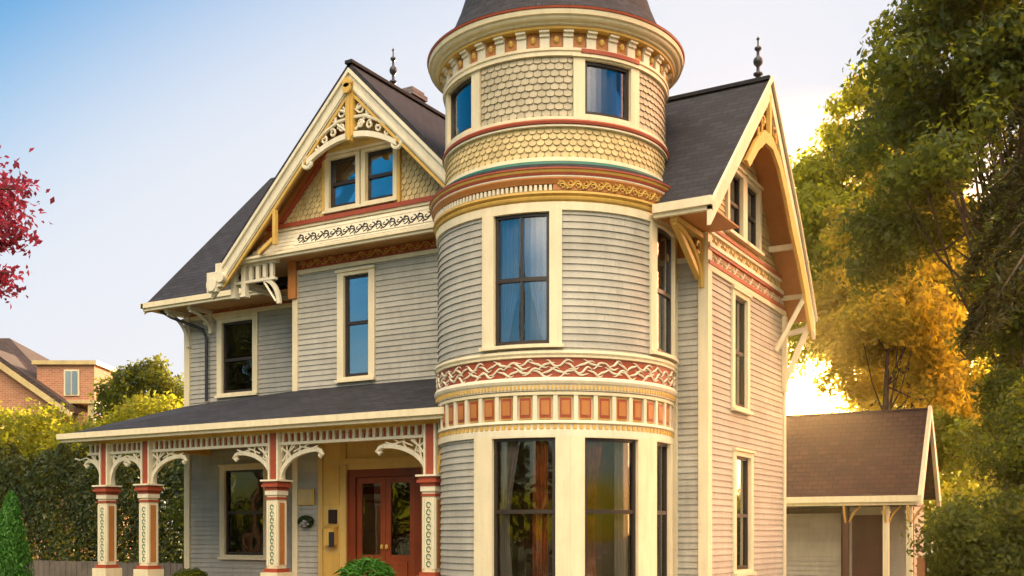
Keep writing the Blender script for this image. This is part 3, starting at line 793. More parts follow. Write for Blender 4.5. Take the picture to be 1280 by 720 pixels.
ring('tower_skirt_roof', 1.78, [(.18, 7.045), (.27, 6.985), (.275, 6.97)], 'roof', a0=0, a1=360)
ring('tower_cornice', 1.78, [(.275, 6.97), (.275, 6.945), (.262, 6.94)], 'red', a0=0, a1=360)
ring('tower_cornice', 1.78, [(.262, 6.94), (.25, 6.915), (.245, 6.905)], 'gold', a0=0, a1=360)
ring('tower_cornice', 1.78, [(.245, 6.905), (.235, 6.87), (.225, 6.865)], 'red', a0=0, a1=360)
ring('tower_cornice', 1.78, [(.225, 6.865), (.225, 6.845), (.22, 6.84)], 'pale', a0=0, a1=360)
ring('tower_cornice', 1.78, [(.22, 6.84), (.235, 6.82), (.21, 6.77), (.20, 6.745), (.14, 6.74)], 'orange', a0=0, a1=360)
b = B(); teeth(b, DM, A0, 27, 6.655, 6.735, .038, .032, .02, .075); b.build('dentils', 'pale', H)
b = B(); scroll(b, DM, 29, 115, 6.66, 6.80, .22, .013, .095); b.build('scroll_relief', 'gold', H)
b = B(); b.mb(DM, 27, 115, 6.655, 6.735, .02, .08); b.build('trim_band', 'orange', H)
ring('tower_cornice', 1.90, [(-.02, 6.745), (.02, 6.74), (.02, 6.65), (.085, 6.645), (.09, 6.61), (.05, 6.585), (.07, 6.56), (.06, 6.53), (.03, 6.51), (.0, 6.50)], 'gold', a0=0, a1=360)
ring('trim_band', 1.90, [(.0, 6.51), (.045, 6.50), (.045, 6.38), (-.02, 6.37)], 'cream')
# middle storey
mw = [(0, 25.4), (80.5, 104)]
b = B(); siding(b, DM, A0, A1, 4.30, 6.40, [hole(a, c, 4.44, 6.38, DM.k, .05) for a, c in mw]); b.build('tower_wall', 'siding', H)
window(DM, 0, 25.4, 4.44, 6.36, H, cas=(.2, .18, .04, .06), rail=.5, mull=True, glass='glassmid')
window(DM, 80.5, 104, 4.44, 6.36, H, cas=(.15, .15, .04, .06), rail=.5)
ring('trim_band', 1.90, [(-.02, 4.35), (.06, 4.34), (.07, 4.30), (.05, 4.27), (.05, 4.24), (.0, 4.23)], 'cream')
tf = ring('tower_frieze', 1.90, [(.0, 4.24), (.02, 4.23), (.02, 3.95), (.0, 3.94)], 'red')
b = B()
random.seed(3)
for k in range(58):
    w = (A1 - A0) / 58; a = A0 + k * w; ph = k * 1.9
    for rr_ in (0, 1):
        zc_ = 4.03 + .11 * rr_ + .02 * sin(ph); u_ = a + rr_ * w * .6; sp_ = w * random.uniform(1.5, 2.3); sg_ = 1 if (k + rr_) % 2 else -1
        pts = [(u_ + sp_ * t, zc_ + sg_ * .045 * cos(pi * t * 1.3) + .012 * sin(9 * t + ph)) for t in [j / 8 for j in range(9)]]
        b.mtube(DM, pts, .028, [.004, .009, .014, .017, .018, .016, .013, .009, .003])
b.build('scroll_relief', 'pale', tf)
ring('trim_band', 1.90, [(.0, 3.96), (.055, 3.95), (.075, 3.90), (.06, 3.86), (.04, 3.84), (.03, 3.76), (-.05, 3.75)], 'pale')
b = B(); teeth(b, DM, A0, A1, 3.78, 3.835, .03, .03, .03, .05); b.build('dentils', 'gold', H)
ring('tower_frieze', 1.86, [(.0, 3.77), (.0, 3.30)], 'cream')
fx = B(); a = -98
while a < 133:
    fr = B(); fr.mb(DG, a + 1.7, a + 7.3, 3.35, 3.68, .0, .022); q = fr.build('frieze_panel', 'gold', H)
    fr = B(); fr.mb(DG, a + 2.0, a + 7.0, 3.37, 3.66, .022, .030); fr.build('panel_border', 'red', q)
    fr = B(); fr.mb(DG, a + 2.7, a + 6.3, 3.41, 3.62, .030, .038); fr.build('orange_face', 'orange', q)
    fx = B(); fx.mb(DG, a - .95, a + .95, 3.33, 3.70, .0, .05); a += 9.0; fx.build('frieze_block', 'pale', H)
ring('trim_band', 1.86, [(.0, 3.75), (.06, 3.745), (.06, 3.70), (.0, 3.695)], 'cream')
ring('trim_band', 1.86, [(.0, 3.335), (.055, 3.33), (.065, 3.29), (.03, 3.27), (.03, 3.20), (.05, 3.19), (.05, 3.10), (-.02, 3.09)], 'pale')
b = B(); teeth(b, DG, A0, A1, 3.205, 3.265, .05, .045, .03, .048); b.build('dentils', 'gold', H)
# ground storey
gw = [(-1.6, 28), (41, 68.5), (82, 100)]
b = B(); siding(b, DG, A0, A1, .3, 3.12, [(a - 3, c + 3, .55, 3.2) for a, c in gw]); b.build('tower_wall', 'siding', H)
window(DG, -1.6, 28, .65, 3.08, H, cas=(.33, .21, .03, .1), rail=.555, glass='glassdim')
window(DG, 41, 68.5, .65, 3.08, H, cas=(.21, .22, .03, .1), rail=.555, glass='glassdim')
window(DG, 82, 100, .65, 3.08, H, cas=(.22, .2, .03, .1), rail=.555, glass='glassdim')

# curtains hang inside: things of their own
curtain(DU, -43, -30, 7.85, 8.62, -.16, 'curtain', 'pale curtain inside the left window of the top tower storey', waves=4)
curtain(DU, 42.5, 66.5, 7.85, 8.62, -.16, 'greycurtain', 'grey pleated curtain filling the right window of the top tower storey', waves=6)
M['sheer'] = paint('blue_grey_sheer_cloth', (.22, .34, .55), rough=.9)
curtain(DM, .5, 12.7, 4.46, 6.34, -.2, 'sheer', 'blue grey curtain drawn to the left in the middle tower window', waves=5, tent=True)
curtain(DM, 12.7, 25, 4.46, 6.34, -.2, 'sheer', 'blue grey curtain drawn to the right in the middle tower window', waves=5, tent=True, side_sign=-1)
curtain(DM, 7.6, 9.8, 5.3, 6.34, -.17, 'curtain', 'narrow white strip of lining in the upper half of the middle tower window', waves=2)
curtain(DG, -1, 10, .7, 3.05, -.18, 'curtain', 'white tied-back curtain in the leftmost ground floor tower window', waves=4, tie=True)
curtain(DG, 17, 24.5, .7, 3.05, -.12, 'drape', 'amber drape on the right of the leftmost ground floor tower window', waves=4)
curtain(DG, 43, 52, .7, 3.05, -.12, 'drape', 'amber drape on the left of the second ground floor tower window', waves=5, tie=True)
curtain(DG, 60, 68, .7, 3.05, -.2, 'curtain', 'pale curtain on the right of the second ground floor tower window', waves=4)
curtain(SD, 17.6, 17.85, 3.9, 5.7, -.2, 'curtain', 'pale curtain in the upper window of the side wall', waves=3)

# ------------------------------------------------------------------ porch (parts of the house)
PY, EY = 14.42, 14.1
PR = front(PY)
b = B()
pa = [(-18.72, EY, 3.66), (-9.50, EY, 3.66), (-9.62, YF, 4.44), (-14.0, YF, 4.44), (-14.0, YL, 4.62), (-18.6, YL, 4.54)]
b.poly([pa[0], pa[1], pa[2], pa[3]]); b.poly([pa[0], pa[3], pa[5]]); b.poly([pa[3], pa[4], pa[5]]); b.poly([pa[0], pa[5], (-18.72, YL, 3.66)])
b.poly([pa[1], (-9.3, 15.0, 3.66), pa[2]])
b.build('porch_roof', 'roof', H)
b = B(); b.box(-18.8, -9.42, EY - .10, EY, 3.56, 3.67); b.box(-18.76, -9.46, EY - .04, EY + .06, 3.50, 3.56); b.box(-18.8, -18.7, EY, YL, 3.56, 3.67); b.box(-9.52, -9.42, EY, 14.9, 3.56, 3.67)
b.build('gutter', 'cream', H)
b = B(); b.box(-18.7, -9.52, EY + .06, 17.15, 3.52, 3.545); b.build('porch_ceiling', 'ceiling', H)
b = B(); b.box(-17.95, -9.75, PY - .07, PY + .07, 3.46, 3.52); b.box(-17.95, -17.8, PY + .07, YL, 3.40, 3.52); b.box(-9.93, -9.8, PY + .07, 14.95, 3.40, 3.52); b.build('porch_beam', 'gold', H)
cols = [-17.8, -16.6, -13.3, -9.92]
for i, x in enumerate(cols):
    c = B()
    c.box(x - .12, x + .12, PY - .12, PY + .12, 1.05, 2.36)
    col = c.build('porch_column', 'cream', H)
    c = B(); c.box(x - .078, x + .078, PY - .078, PY + .078, 2.60, 3.46)
    c.box(x - .19, x + .19, PY - .19, PY + .19, 2.50, 2.545); c.prism([(x - .15, PY - .15, 2.44), (x + .15, PY - .15, 2.44), (x + .15, PY + .15, 2.44), (x - .15, PY + .15, 2.44)], (0, 0, .06)); c.box(x - .17, x + .17, PY - .17, PY + .17, 2.545, 2.60)
    c.build('capital', 'red', col)
    c = B(); c.box(x - .135, x + .135, PY - .135, PY + .135, 2.28, 2.32); c.build('neck_ring', 'red', col)
    c = B(); c.box(x - .16, x + .16, PY - .16, PY + .16, .98, 1.05); c.build('base_block', 'red', col)
    c = B(); c.box(x - .205, x + .205, PY - .205, PY + .205, 2.60, 2.63); c.box(x - .145, x + .145, PY - .145, PY + .145, 2.36, 2.44)
    for e in (-1, 1): c.box(x + e * .095 - .02, x + e * .095 + .02, PY - .135, PY - .12, 1.1, 2.25); c.box(x + .12, x + .135, PY + e * .095 - .02, PY + e * .095 + .02, 1.1, 2.25)
    for e in (-1, 1): c.box(x + e * .10 - .018, x + e * .10 + .018, PY - .10, PY + .10, 2.63, 3.46)
    c.build('moulding', 'pale', col)
    c = B()
    for j in range(9):
        zz = 1.18 + j * .12; c.mtube(PR, [(x + .04 * cos(t), zz + .045 * sin(t)) for t in [k * .9 for k in range(7)]], .122, .010)
    c.build('carved_strip', 'green', col)
    c = B(); c.box(x + .12, x + .128, PY - .07, PY + .07, 1.12, 2.22); c.build('orange_face', 'orange', col)  # orange cast of reflected light on the right face, put into the colour
    c = B(); c.box(x - .2, x + .2, PY - .2, PY + .2, .45, .98); c.build('pedestal', 'cream', col)
# spindle frieze in each bay
for (u0, u1) in [(-18.35, -17.9), (-17.7, -16.7), (-16.5, -13.4), (-13.2, -10.02)]:
    b = B(); b.mb(PR, u0, u1, 3.245, 3.295, -.04, .04)
    teeth(b, PR, u0, u1, 3.295, 3.46, .055, .085, -.022, .022); b.mb(PR, u0, u1, 3.45, 3.462, -.03, .03)
    b.build('spindle_frieze', 'pale', H)
    c = B(); teeth(c, PR, u0 + .07, u1 - .07, 3.30, 3.45, .03, .11, .0, .012); c.mb(PR, u0 + .05, u1 - .05, 3.40, 3.41, -.002, .010); c.build('spindle_panel', 'red', H)
def porch_bracket(u, sgn, du, dz=.55):
    b = B(); pts = arch_bracket(b, PR, u, 3.14, du, dz, .075, .032, sgn)
    b.build('porch_bracket', 'pale', H)
    c = B()
    for j in range(2, 12, 2):
        uu, zz = pts[j]; c.mtube(PR, [(uu, zz + .03), (uu - sgn * .05 * (1 if j % 4 else -1), (zz + 3.24) / 2 + .02), (uu + sgn * .03, 3.245)], 0, .016)
    c.mtube(PR, [(u + sgn * .04, 2.95), (u + sgn * .16, 3.10), (u + sgn * .33, 3.22)], 0, .02); c.mtube(PR, [(u + sgn * .02, 3.2), (u + sgn * .14, 3.12), (u + sgn * .22, 3.04), (u + sgn * .12, 3.0)], 0, .018)
    c.mtube(PR, [(u + sgn * .3, 3.12), (u + sgn * .5, 3.2), (u + sgn * .7, 3.16), (u + sgn * .85, 3.2)], 0, .016)
    c.build('bracket_tracery', 'pale', H)
porch_bracket(-17.92, -1, .38, .5); porch_bracket(-17.7, 1, .42, .5); porch_bracket(-16.7, -1, .42, .5)
porch_bracket(-16.5, 1, .78, .52); porch_bracket(-13.4, -1, .78, .52); porch_bracket(-13.2, 1, .82, .52); porch_bracket(-10.02, -1, .88, .52)
b = B(); b.tube([(-9.82, PY, 2.66), (-9.78, PY, 2.9), (-9.70, PY, 3.1), (-9.56, PY, 3.35), (-9.5, PY, 3.46)], .04, 6); b.build('porch_bracket', 'gold', H)
b = B(); b.box(-18.2, -9.9, 14.1, YL, .35, .45); b.box(-18.15, -9.95, 14.16, 14.2, .0, .35); b.box(-18.15, -18.1, 14.2, YL, .0, .35); b.build('porch_floor', 'postwood', H)
b = B()
for k in range(2): b.box(-12.9, -11.0, 13.9 - .3 * k - .0, 14.1 - .3 * k + .09, .0, .3 - .15 * k)
b.build('porch_steps', 'fence', H)

# entrance: pilaster panel, double door
b = B(); b.mb(F, -13.42, -12.82, .45, 3.5, -.02, .06); b.mb(F, -13.44, -13.34, .45, 3.5, .06, .09); b.mb(F, -12.9, -12.76, .45, 3.5, .06, .11)
b.mb(F, -12.76, -11.0, 2.86, 3.5, -.02, .08); b.mb(F, -11.04, -10.9, .45, 3.5, -.02, .1); b.mb(F, -12.8, -10.95, 2.98, 3.06, .08, .13)
b.build('door_surround', 'ceiling', H)
for z0, z1 in ((2.2, 2.95), (.6, 1.3)):
    b = B(); b.mb(F, -13.3, -12.95, z0, z1, .06, .075); b.build('door_surround', 'gold', H)
b = B(); b.mb(F, -12.76, -12.58, .45, 2.86, -.06, .05); b.mb(F, -11.24, -11.04, .45, 2.86, -.06, .05); b.mb(F, -12.58, -11.24, 2.72, 2.86, -.06, .05); b.build('door_frame', 'doorwood', H)
for u0, u1 in ((-12.57, -11.915), (-11.905, -11.25)):
    b = B(); b.mb(F, u0, u0 + .11, .47, 2.71, -.04, .01); b.mb(F, u1 - .11, u1, .47, 2.71, -.04, .01); b.mb(F, u0 + .11, u1 - .11, 2.60, 2.71, -.04, .008); b.mb(F, u0 + .11, u1 - .11, .47, 1.28, -.04, .005)
    b.mb(F, u0 + .16, u1 - .16, .6, 1.15, .005, .03); d = b.build('door', 'dooredge', H)
    b = B(); b.mb(F, u0 + .11, u1 - .11, 1.28, 2.6, -.02, -.012); b.build('pane', 'glassdim', d)
    b = B(); hx = u1 - .05 if u0 < -12 else u0 + .05; b.lathe((hx, YF - .05), [(0, 1.38), (.03, 1.4), (.03, 1.46), (0, 1.48)], 10); b.build('handle', 'gold', d)

# things on the porch wall
b = B(); b.mb(F, -14.0 + .02, -13.58, 2.22, 2.52, .024, .05); pq = b.build('wall_plaque', 'gold'); tag(pq, 'small square tan plaque on the siding left of the front door', 'plaque')
b = B(); b.mb(F, -13.96, -13.62, 2.245, 2.495, .05, .056); b.build('face', 'scale', pq)
wr = empty('door_wreath', (-13.78, YF - .06, 1.9), 'dark wreath with pale blooms hung on the porch wall below the plaque', 'wreath')
b = B(); b.tube([(-13.78 + .15 * cos(t), YF - .06, 1.9 + .075 * sin(t)) for t in [k * 2 * pi / 16 for k in range(17)]], .05, 8); b.build('branch_ring', 'leaf_dark', wr)
b = B()
for k in range(9):
    t = k * .75; x = -13.76 + .1 * cos(t) * (k % 3) * .5; z = 1.86 + .05 * sin(t); b.lathe((x, YF - .13), [(0, z - .03), (.03, z - .01), (.035, z + .01), (0, z + .03)], 7)
b.build('bloom', 'curtain', wr)
mbx = empty('mailbox', (-13.12, YF - .1, 1.7), 'tan wall mailbox fixed to the yellow pilaster beside the front door', 'mailbox')
b = B(); b.mb(F, -13.22, -12.98, 1.45, 1.78, .062, .20); b.prism([F(-13.24, 1.78, .06), F(-13.24, 1.84, .06), F(-13.24, 1.78, .22)], (.28, 0, 0)); b.build('box', 'gold', mbx)
b = B(); b.mb(F, -13.08, -12.96, 1.42, 1.7, .2, .215); b.build('front_slot', 'iron', mbx)
b = B(); b.mb(F, -13.2, -13.0, 1.86, 2.12, .062, .085); nb = b.build('notice_board', 'brownint'); tag(nb, 'narrow dark panel above the mailbox on the yellow pilaster', 'panel')

# ------------------------------------------------------------------ foliage
def leaf_mesh(name, pts, nrm, size, mat, parent, asp=.55, droop=.0, jitter=.35):
    n = len(pts)
    sz = size * rng.uniform(1 - jitter, 1 + jitter, n)[:, None]
    z = nrm + rng.normal(0, .6, (n, 3)); z /= np.linalg.norm(z, axis=1)[:, None] + 1e-9
    a = rng.normal(0, 1, (n, 3)); a[:, 2] -= droop
    x = a - z * (a * z).sum(1)[:, None]; x /= np.linalg.norm(x, axis=1)[:, None] + 1e-9
    y = np.cross(z, x)
    v = np.empty((n, 4, 3))
    v[:, 0] = pts - x * sz * .5; v[:, 1] = pts + y * sz * asp * .5 + z * sz * .12
    v[:, 2] = pts + x * sz * .5; v[:, 3] = pts - y * sz * asp * .5 + z * sz * .12
    v = v.reshape(-1, 3)
    o3 = ORI[parent.name] if parent is not None else Vector((0, 0, 0))
    v -= np.array(o3)
    me = bpy.data.meshes.new(name); me.vertices.add(4 * n); me.vertices.foreach_set('co', v.ravel())
    idx = np.arange(4 * n).reshape(n, 4)[:, [0, 1, 2, 0, 2, 3]].ravel()
    me.loops.add(6 * n); me.loops.foreach_set('vertex_index', idx)
    me.polygons.add(2 * n); me.polygons.foreach_set('loop_start', np.arange(2 * n) * 3); me.polygons.foreach_set('loop_total', np.full(2 * n, 3))
    me.update(); me.validate(); me.materials.append(M[mat])
    ob = bpy.data.objects.new(name, me); COL.objects.link(ob)
    if parent is not None: ob.parent = parent
    ORI[ob.name] = o3
    return ob

def clump_points(c, r, n, hollow=.55):
    d = rng.normal(0, 1, (n, 3)); d /= np.linalg.norm(d, axis=1)[:, None]
    rad = (hollow + (1 - hollow) * rng.random(n) ** .7) * (1 + .18 * rng.normal(0, 1, n).clip(-1.5, 1.5))
    p = d * rad[:, None] * np.array(r) + np.array(c)
    return p, d

def tree(name, label, base, height, crown, n_cl, n_leaf, size, mat, trunk_r=.3, group=None, cr=(1.2, 1.9), seed=0, cat='tree', bias=0.0, zlow=.35, cl_flat=.7, cut=None, limbs=46):
    """crown = (cx,cy,cz, rx,ry,rz) absolute; clumps on and inside that ellipsoid, each fed by a limb"""
    rs = np.random.default_rng(seed); random.seed(seed)
    t = empty(name, base, label, cat, group)
    C = np.array(crown[:3]); R = np.array(crown[3:])
    cl = []
    while len(cl) < n_cl:
        d = rs.normal(0, 1, 3); d /= np.linalg.norm(d)
        if d[2] < -.55: d[2] *= -.4
        rad = rs.uniform(.35, 1.0) ** .5
        q = (C + d * R * rad, rs.uniform(*cr))
        if cut and cut(q[0]): continue
        cl.append(q)
    P = []; Nn = []
    tot = sum(r ** 2 for _, r in cl)
    for c, r in cl:
        n = int(n_leaf * r * r / tot)
        p, d = clump_points(c, (r, r, r * cl_flat), n, .35); P.append(p); Nn.append(d)
    P = np.vstack(P); Nn = np.vstack(Nn)
    P += .12 * np.sin(P[:, [1, 2, 0]] * 4.1)
    keep = P[:, 2] > .25
    leaf_mesh('crown', P[keep], Nn[keep], size, mat, t)
    b = B(); bx = Vector(base); top = Vector((C[0], C[1], C[2] + R[2] * .3))
    tp = [bx + (top - bx) * q + Vector((.15 * sin(q * 5 + seed), .15 * cos(q * 4 + seed), 0)) * (trunk_r * 2) for q in [k / 8 for k in range(9)]]
    b.tube([bx + Vector((0, 0, -.1))] + tp, [trunk_r * 1.5] + [trunk_r * (1 - .8 * k / 8) for k in range(9)], 9)
    for c, r in cl[:limbs]:
        q = random.uniform(zlow, .9); st = tp[int(q * 8)]; en = Vector(c); mid = (st + en) / 2 + Vector((0, 0, -.12 * (en - st).length))
        rr = trunk_r * .24 * (1 - q * .5); b.tube([st, mid, en], [rr, rr * .6, rr * .15], 5)
    b.build('trunk', 'bark', t, smooth=True)
    return t

def shrub(name, label, blobs, n_leaf, size, mat, cat='shrub', group=None, kind=None):
    base = (blobs[0][0], blobs[0][1], 0)
    t = empty(name, base, label, cat, group)
    P = []; Nn = []; tot = sum(b[3] * b[5] for b in blobs)
    for (x, y, z, rx, ry, rz) in blobs:
        p, d = clump_points((x, y, z), (rx, ry, rz), int(n_leaf * rx * rz / tot), .6); P.append(p); Nn.append(d)
    P = np.vstack(P); Nn = np.vstack(Nn); P += .1 * np.sin(P[:, [1, 2, 0]] * 5.3); k = P[:, 2] > .05
    leaf_mesh('foliage', P[k], Nn[k], size, mat, t)
    b = B()
    for (x, y, z, rx, ry, rz) in blobs[:14]:
        b.tube([(x * .5 + base[0] * .5, y * .5 + base[1] * .5, 0), (x, y, z * .5), (x, y, z)], [.05, .035, .01], 5)
    b.build('stem', 'bark', t); return t

FW = (-sin(radians(30.3)), cos(radians(30.3))); RT = (cos(radians(30.3)), sin(radians(30.3)))
def place(lat, dep): return (FW[0] * dep + RT[0] * lat, FW[1] * dep + RT[1] * lat)   # metres right of / in front of the camera's spot

# right side
def sunward(c):      # the low branches are missing on the house side, where the evening sky shines through
    dep = c[0] * FW[0] + c[1] * FW[1]; lat = c[0] * RT[0] + c[1] * RT[1]
    return lat / dep < .300 and (c[2] - 1.7) / dep < .150
x, y = place(15.4, 46); tree('broadleaf_tree', 'tall sunlit yellow green tree right beside the side gable', (x, y, 0), 21, (x, y, 12.0, 3.9, 3.3, 8.6), 190, 66000, .28, 'leaf_yellow', .3, cr=(.7, 1.25), seed=1, zlow=.45, limbs=24, cut=sunward)
x, y = place(12.6, 36); tree('broadleaf_tree', 'golden backlit tree above the outbuilding roof', (x, y, 0), 12, (x, y, 7.6, 2.3, 2.6, 4.0), 60, 13000, .22, 'leaf_gold', .22, cr=(.5, .95), seed=2, zlow=.5, limbs=16, cut=lambda c: sunward(c) and c[2] < 7.0)
x, y = place(14.8, 40); tree('broadleaf_tree', 'amber green tree in the middle of the right hand trees', (x, y, 0), 15, (x, y, 9.5, 3.2, 2.6, 6.8), 120, 28000, .25, 'leaf_gold', .26, cr=(.6, 1.1), seed=12, zlow=.5, limbs=20, cut=sunward)
x, y = place(13.0, 27.5); tree('oak_tree', 'huge dark green tree filling the upper right of the photo', (x, y, 0), 17, (x, y, 12.0, 4.3, 3.2, 6.0), 170, 70000, .19, 'leaf_mid', .34, cr=(.6, 1.15), seed=3, zlow=.4)
x, y = place(12.4, 25.4); tree('oak_tree', 'dark leafy tree standing just right of the outbuilding', (x, y, 0), 10, (x + .5, y, 6.2, 1.9, 1.8, 4.2), 80, 42000, .14, 'leaf_mid', .18, cr=(.5, .9), seed=4, zlow=.3)
bl = []
for i in range(44):
    la = random.uniform(8.9, 12.6); de = 22.4 + random.uniform(-1.1, 1.1); px = place(la, de); h = random.uniform(.4, 4.2) * (1 if la > 10.2 else .5)
    bl.append((px[0], px[1], h, random.uniform(.55, .95), random.uniform(.55, .95), random.uniform(.5, .85)))
shrub('large_shrub', 'dense green shrubbery at the lower right beside the outbuilding posts', bl, 52000, .12, 'leaf_mid')

# weeping conifer reaching in from the right
def conifer(name, label, base, h, r, n_br, mat, seed=0, size=.16, per=130, z0=2.0, cat='tree', droop=.5):
    rs = np.random.default_rng(seed); t = empty(name, base, label, cat)
    b = B(); b.tube([base, (base[0], base[1], h)], [.28, .02], 9); P = []; Nn = []
    for i in range(n_br):
        q = (i + .5) / n_br; z = z0 + (h - z0) * q; a = i * 2.399 + rs.uniform(-.3, .3); L = r * (1 - q) ** .8 * rs.uniform(.8, 1.1) + .2
        d = np.array([cos(a), sin(a), 0]); pts = []
        for k in range(7):
            s = k / 6; pts.append(np.array([base[0], base[1], z]) + d * L * s + np.array([0, 0, L * (.15 * s - droop * s * s)]))
        b.tube([tuple(p) for p in pts], [.05 * (1 - k / 7) + .006 for k in range(7)], 5)
        m = int(per * L); s = rs.random(m) ** .7
        base_p = np.array(pts)[np.minimum((s * 6).astype(int), 5)]; nx = np.array(pts)[np.minimum((s * 6).astype(int) + 1, 6)]
        fr_ = (s * 6 % 1)[:, None]; p = base_p * (1 - fr_) + nx * fr_
        sid = rs.normal(0, 1, m)[:, None] * np.array([-d[1], d[0], 0]) * .22 * L * (1.1 - s)[:, None]
        p = p + sid; p[:, 2] -= np.abs(rs.normal(0, .12, m)) * (1 + 2 * droop) * .8
        P.append(p); Nn.append(np.tile([0, 0, 1.], (m, 1)))
    P = np.vstack(P); Nn = np.vstack(Nn); leaf_mesh('crown', P, Nn, size, mat, t, asp=.18, droop=1.6); b.build('trunk', 'bark', t, smooth=True); return t
x, y = place(9.15, 15.5); conifer('cedar_tree', 'drooping conifer boughs hanging in at the top right corner', (x, y, 0), 13, 2.7, 90, 'needle', 5, .2, 300, 6.0, droop=.75)

# distant trees behind the right side and behind the house
for i, (la, de, hh, rr, lab) in enumerate([(22, 62, 9, 4, 'far pale tree behind the outbuilding, left of its row'), (26, 58, 12, 4.6, 'far tree at the right edge behind the dark trees'), (32, 66, 8.5, 4, 'far tree between the golden trees behind the outbuilding')]):
    x, y = place(la, de); tree('background_tree', lab, (x, y, 0), hh, (x, y, hh * .58, rr, rr, hh * .45), 30, 9000, .4, 'leaf_yellow', .3, 'trees far behind the outbuilding', cr=(1.4, 2.2), seed=20 + i)

bl = [(*place(13 + .9 * i, 50 + random.uniform(-1, 1)), random.uniform(1.2, 3.6), 1.2, 1.2, 1.3) for i in range(34)]
shrub('hedgerow', 'low sunlit thicket far behind the outbuilding', bl, 16000, .3, 'leaf_yellow', cat='thicket')
# left side
x, y = place(-13.2, 38.5); tree('broadleaf_tree', 'olive green tree rising behind the porch roof at the left', (x, y, 0), 8, (x, y, 5.4, 1.7, 1.6, 2.5), 44, 15000, .17, 'leaf_mid',   .22, cr=(.45, .85), seed=8)
bl = []
for i in range(30):
    la = -18.3 + 9.0 * i / 30 + random.uniform(-.3, .3); px = place(la, 36 + random.uniform(-1, 1)); bl.append((px[0], px[1], random.uniform(3.6, 5.5), .95, .95, .8))
shrub('flowering_shrub', 'golden sunlit bushes above the dark hedge at the left', bl, 26000, .19, 'leaf_yellow')
hd = empty('hedge', (-23, 20, 0), 'tall dark green hedge behind the porch at the left', 'hedge')
m = 42000
hx = rng.uniform(-31, -18.9, m); top = 3.9 + .35 * np.sin(hx * 2.1) + .2 * np.sin(hx * 5.3)
hz = rng.random(m) ** .8 * top; hy = 20.0 + rng.choice([-1, 1], m) * (.75 + .15 * np.sin(hx * 3 + hz * 2.5)) * np.sqrt(np.clip(1 - (hz / (top + .15)) ** 6, 0, 1)) * rng.uniform(.6, 1.05, m)
Pn = np.stack([hx, hy, hz], 1); Nv = np.stack([np.zeros(m), np.sign(hy - 20), np.full(m, .3)], 1)
leaf_mesh('foliage', Pn, Nv, .14, 'leaf_dark', hd)
b = B()
for k in range(16): b.tube([(-30.5 + k * .76, 20, 0), (-30.4 + k * .76, 20.1, 3.2)], [.05, .02], 5)
b.build('stem', 'bark', hd)
# vine-like shrub seen through the porch arches
bl = [(-18.9 - .35 * (i % 3), 18.2 + .5 * (i // 3), .6 + .75 * (i % 4), .45, .45, .5) for i in range(10)]
shrub('climbing_shrub', 'leafy mid green shrub seen through the second porch arch', bl, 7000, .12, 'leaf_mid')

def column_shrub(x, y, h, r, label):
    t = empty('columnar_conifer', (x, y, 0), label, 'conifer', 'bright green columnar conifers at the left edge')
    m = 9000; z = rng.random(m); a = rng.uniform(0, 2 * pi, m); rr = r * np.minimum(1, (1 - z) ** .55 * 1.15) * (1 + .12 * np.sin(a * 5 + z * 9)) * rng.uniform(.6, 1.12, m)
    P = np.stack([x + rr * np.cos(a), y + rr * np.sin(a), .15 + z * (h - .15)], 1); leaf_mesh('foliage', P, np.stack([np.cos(a), np.sin(a), np.full(m, .2)], 1), .09, 'leaf_bright', t, asp=.35, droop=-2.5)
    b = B(); b.tube([(x, y, 0), (x, y, h * .8)], [.05, .01], 6); b.build('trunk', 'bark', t)
column_shrub(-22.35, 15.45, 2.62, .40, 'bright green pointed conifer in front of the fence at the left edge')
column_shrub(-22.9, 15.0, 2.2, .38, 'lower bright green conifer cut by the left edge of the photo')

# red-leaved tree reaching in from the left
x, y = place(-6.25, 11); t = empty('red_leaf_tree', (x, y, 0), 'dark red leaved branches reaching in from the left edge', 'tree')
b = B(); b.tube([(x, y, 0), (x, y, 2), (x + .1, y, 4.3), (x, y, 5.8)], [.12, .09, .06, .02], 8)
P = []; Nn = []
rs = np.random.default_rng(5)
for i in range(64):
    z0 = rs.uniform(5.2, 7.5); a = rs.uniform(0, 2 * pi); L = rs.uniform(.8, 2.15) * (1.0 if z0 < 7.2 else .75)
    if 0 < i < 12: a = radians(30.3) + rs.uniform(-.4, .4); z0 = [5.25, 5.5, 5.8, 6.1, 6.7, 6.9, 7.0, 7.2, 5.4, 6.8, 7.1][i - 1]; L = rs.uniform(1.5, 2.15)
    z0 = 2.0 + (z0 - 1.7) * .61; L *= .60
    d = np.array([cos(a), sin(a), rs.uniform(.0, .2)]); st = np.array([x, y, z0]); en = st + d * L
    b.tube([tuple(st), tuple((st + en) / 2 + np.array([0, 0, .08])), tuple(en)], [.035, .02, .006], 5)
    m = int(230 * L); s = rs.random(m) ** .7; p = st + (en - st) * s[:, None] + rs.normal(0, 1, (m, 3)) * np.array([.10, .10, .06]) * (.5 + .6 * s)[:, None]
    P.append(p); Nn.append(rs.normal(0, 1, (m, 3)) + [0, 0, 1])
leaf_mesh('crown', np.vstack(P), np.vstack(Nn), .075, 'leaf_red', t); b.build('trunk', 'bark', t, smooth=True)

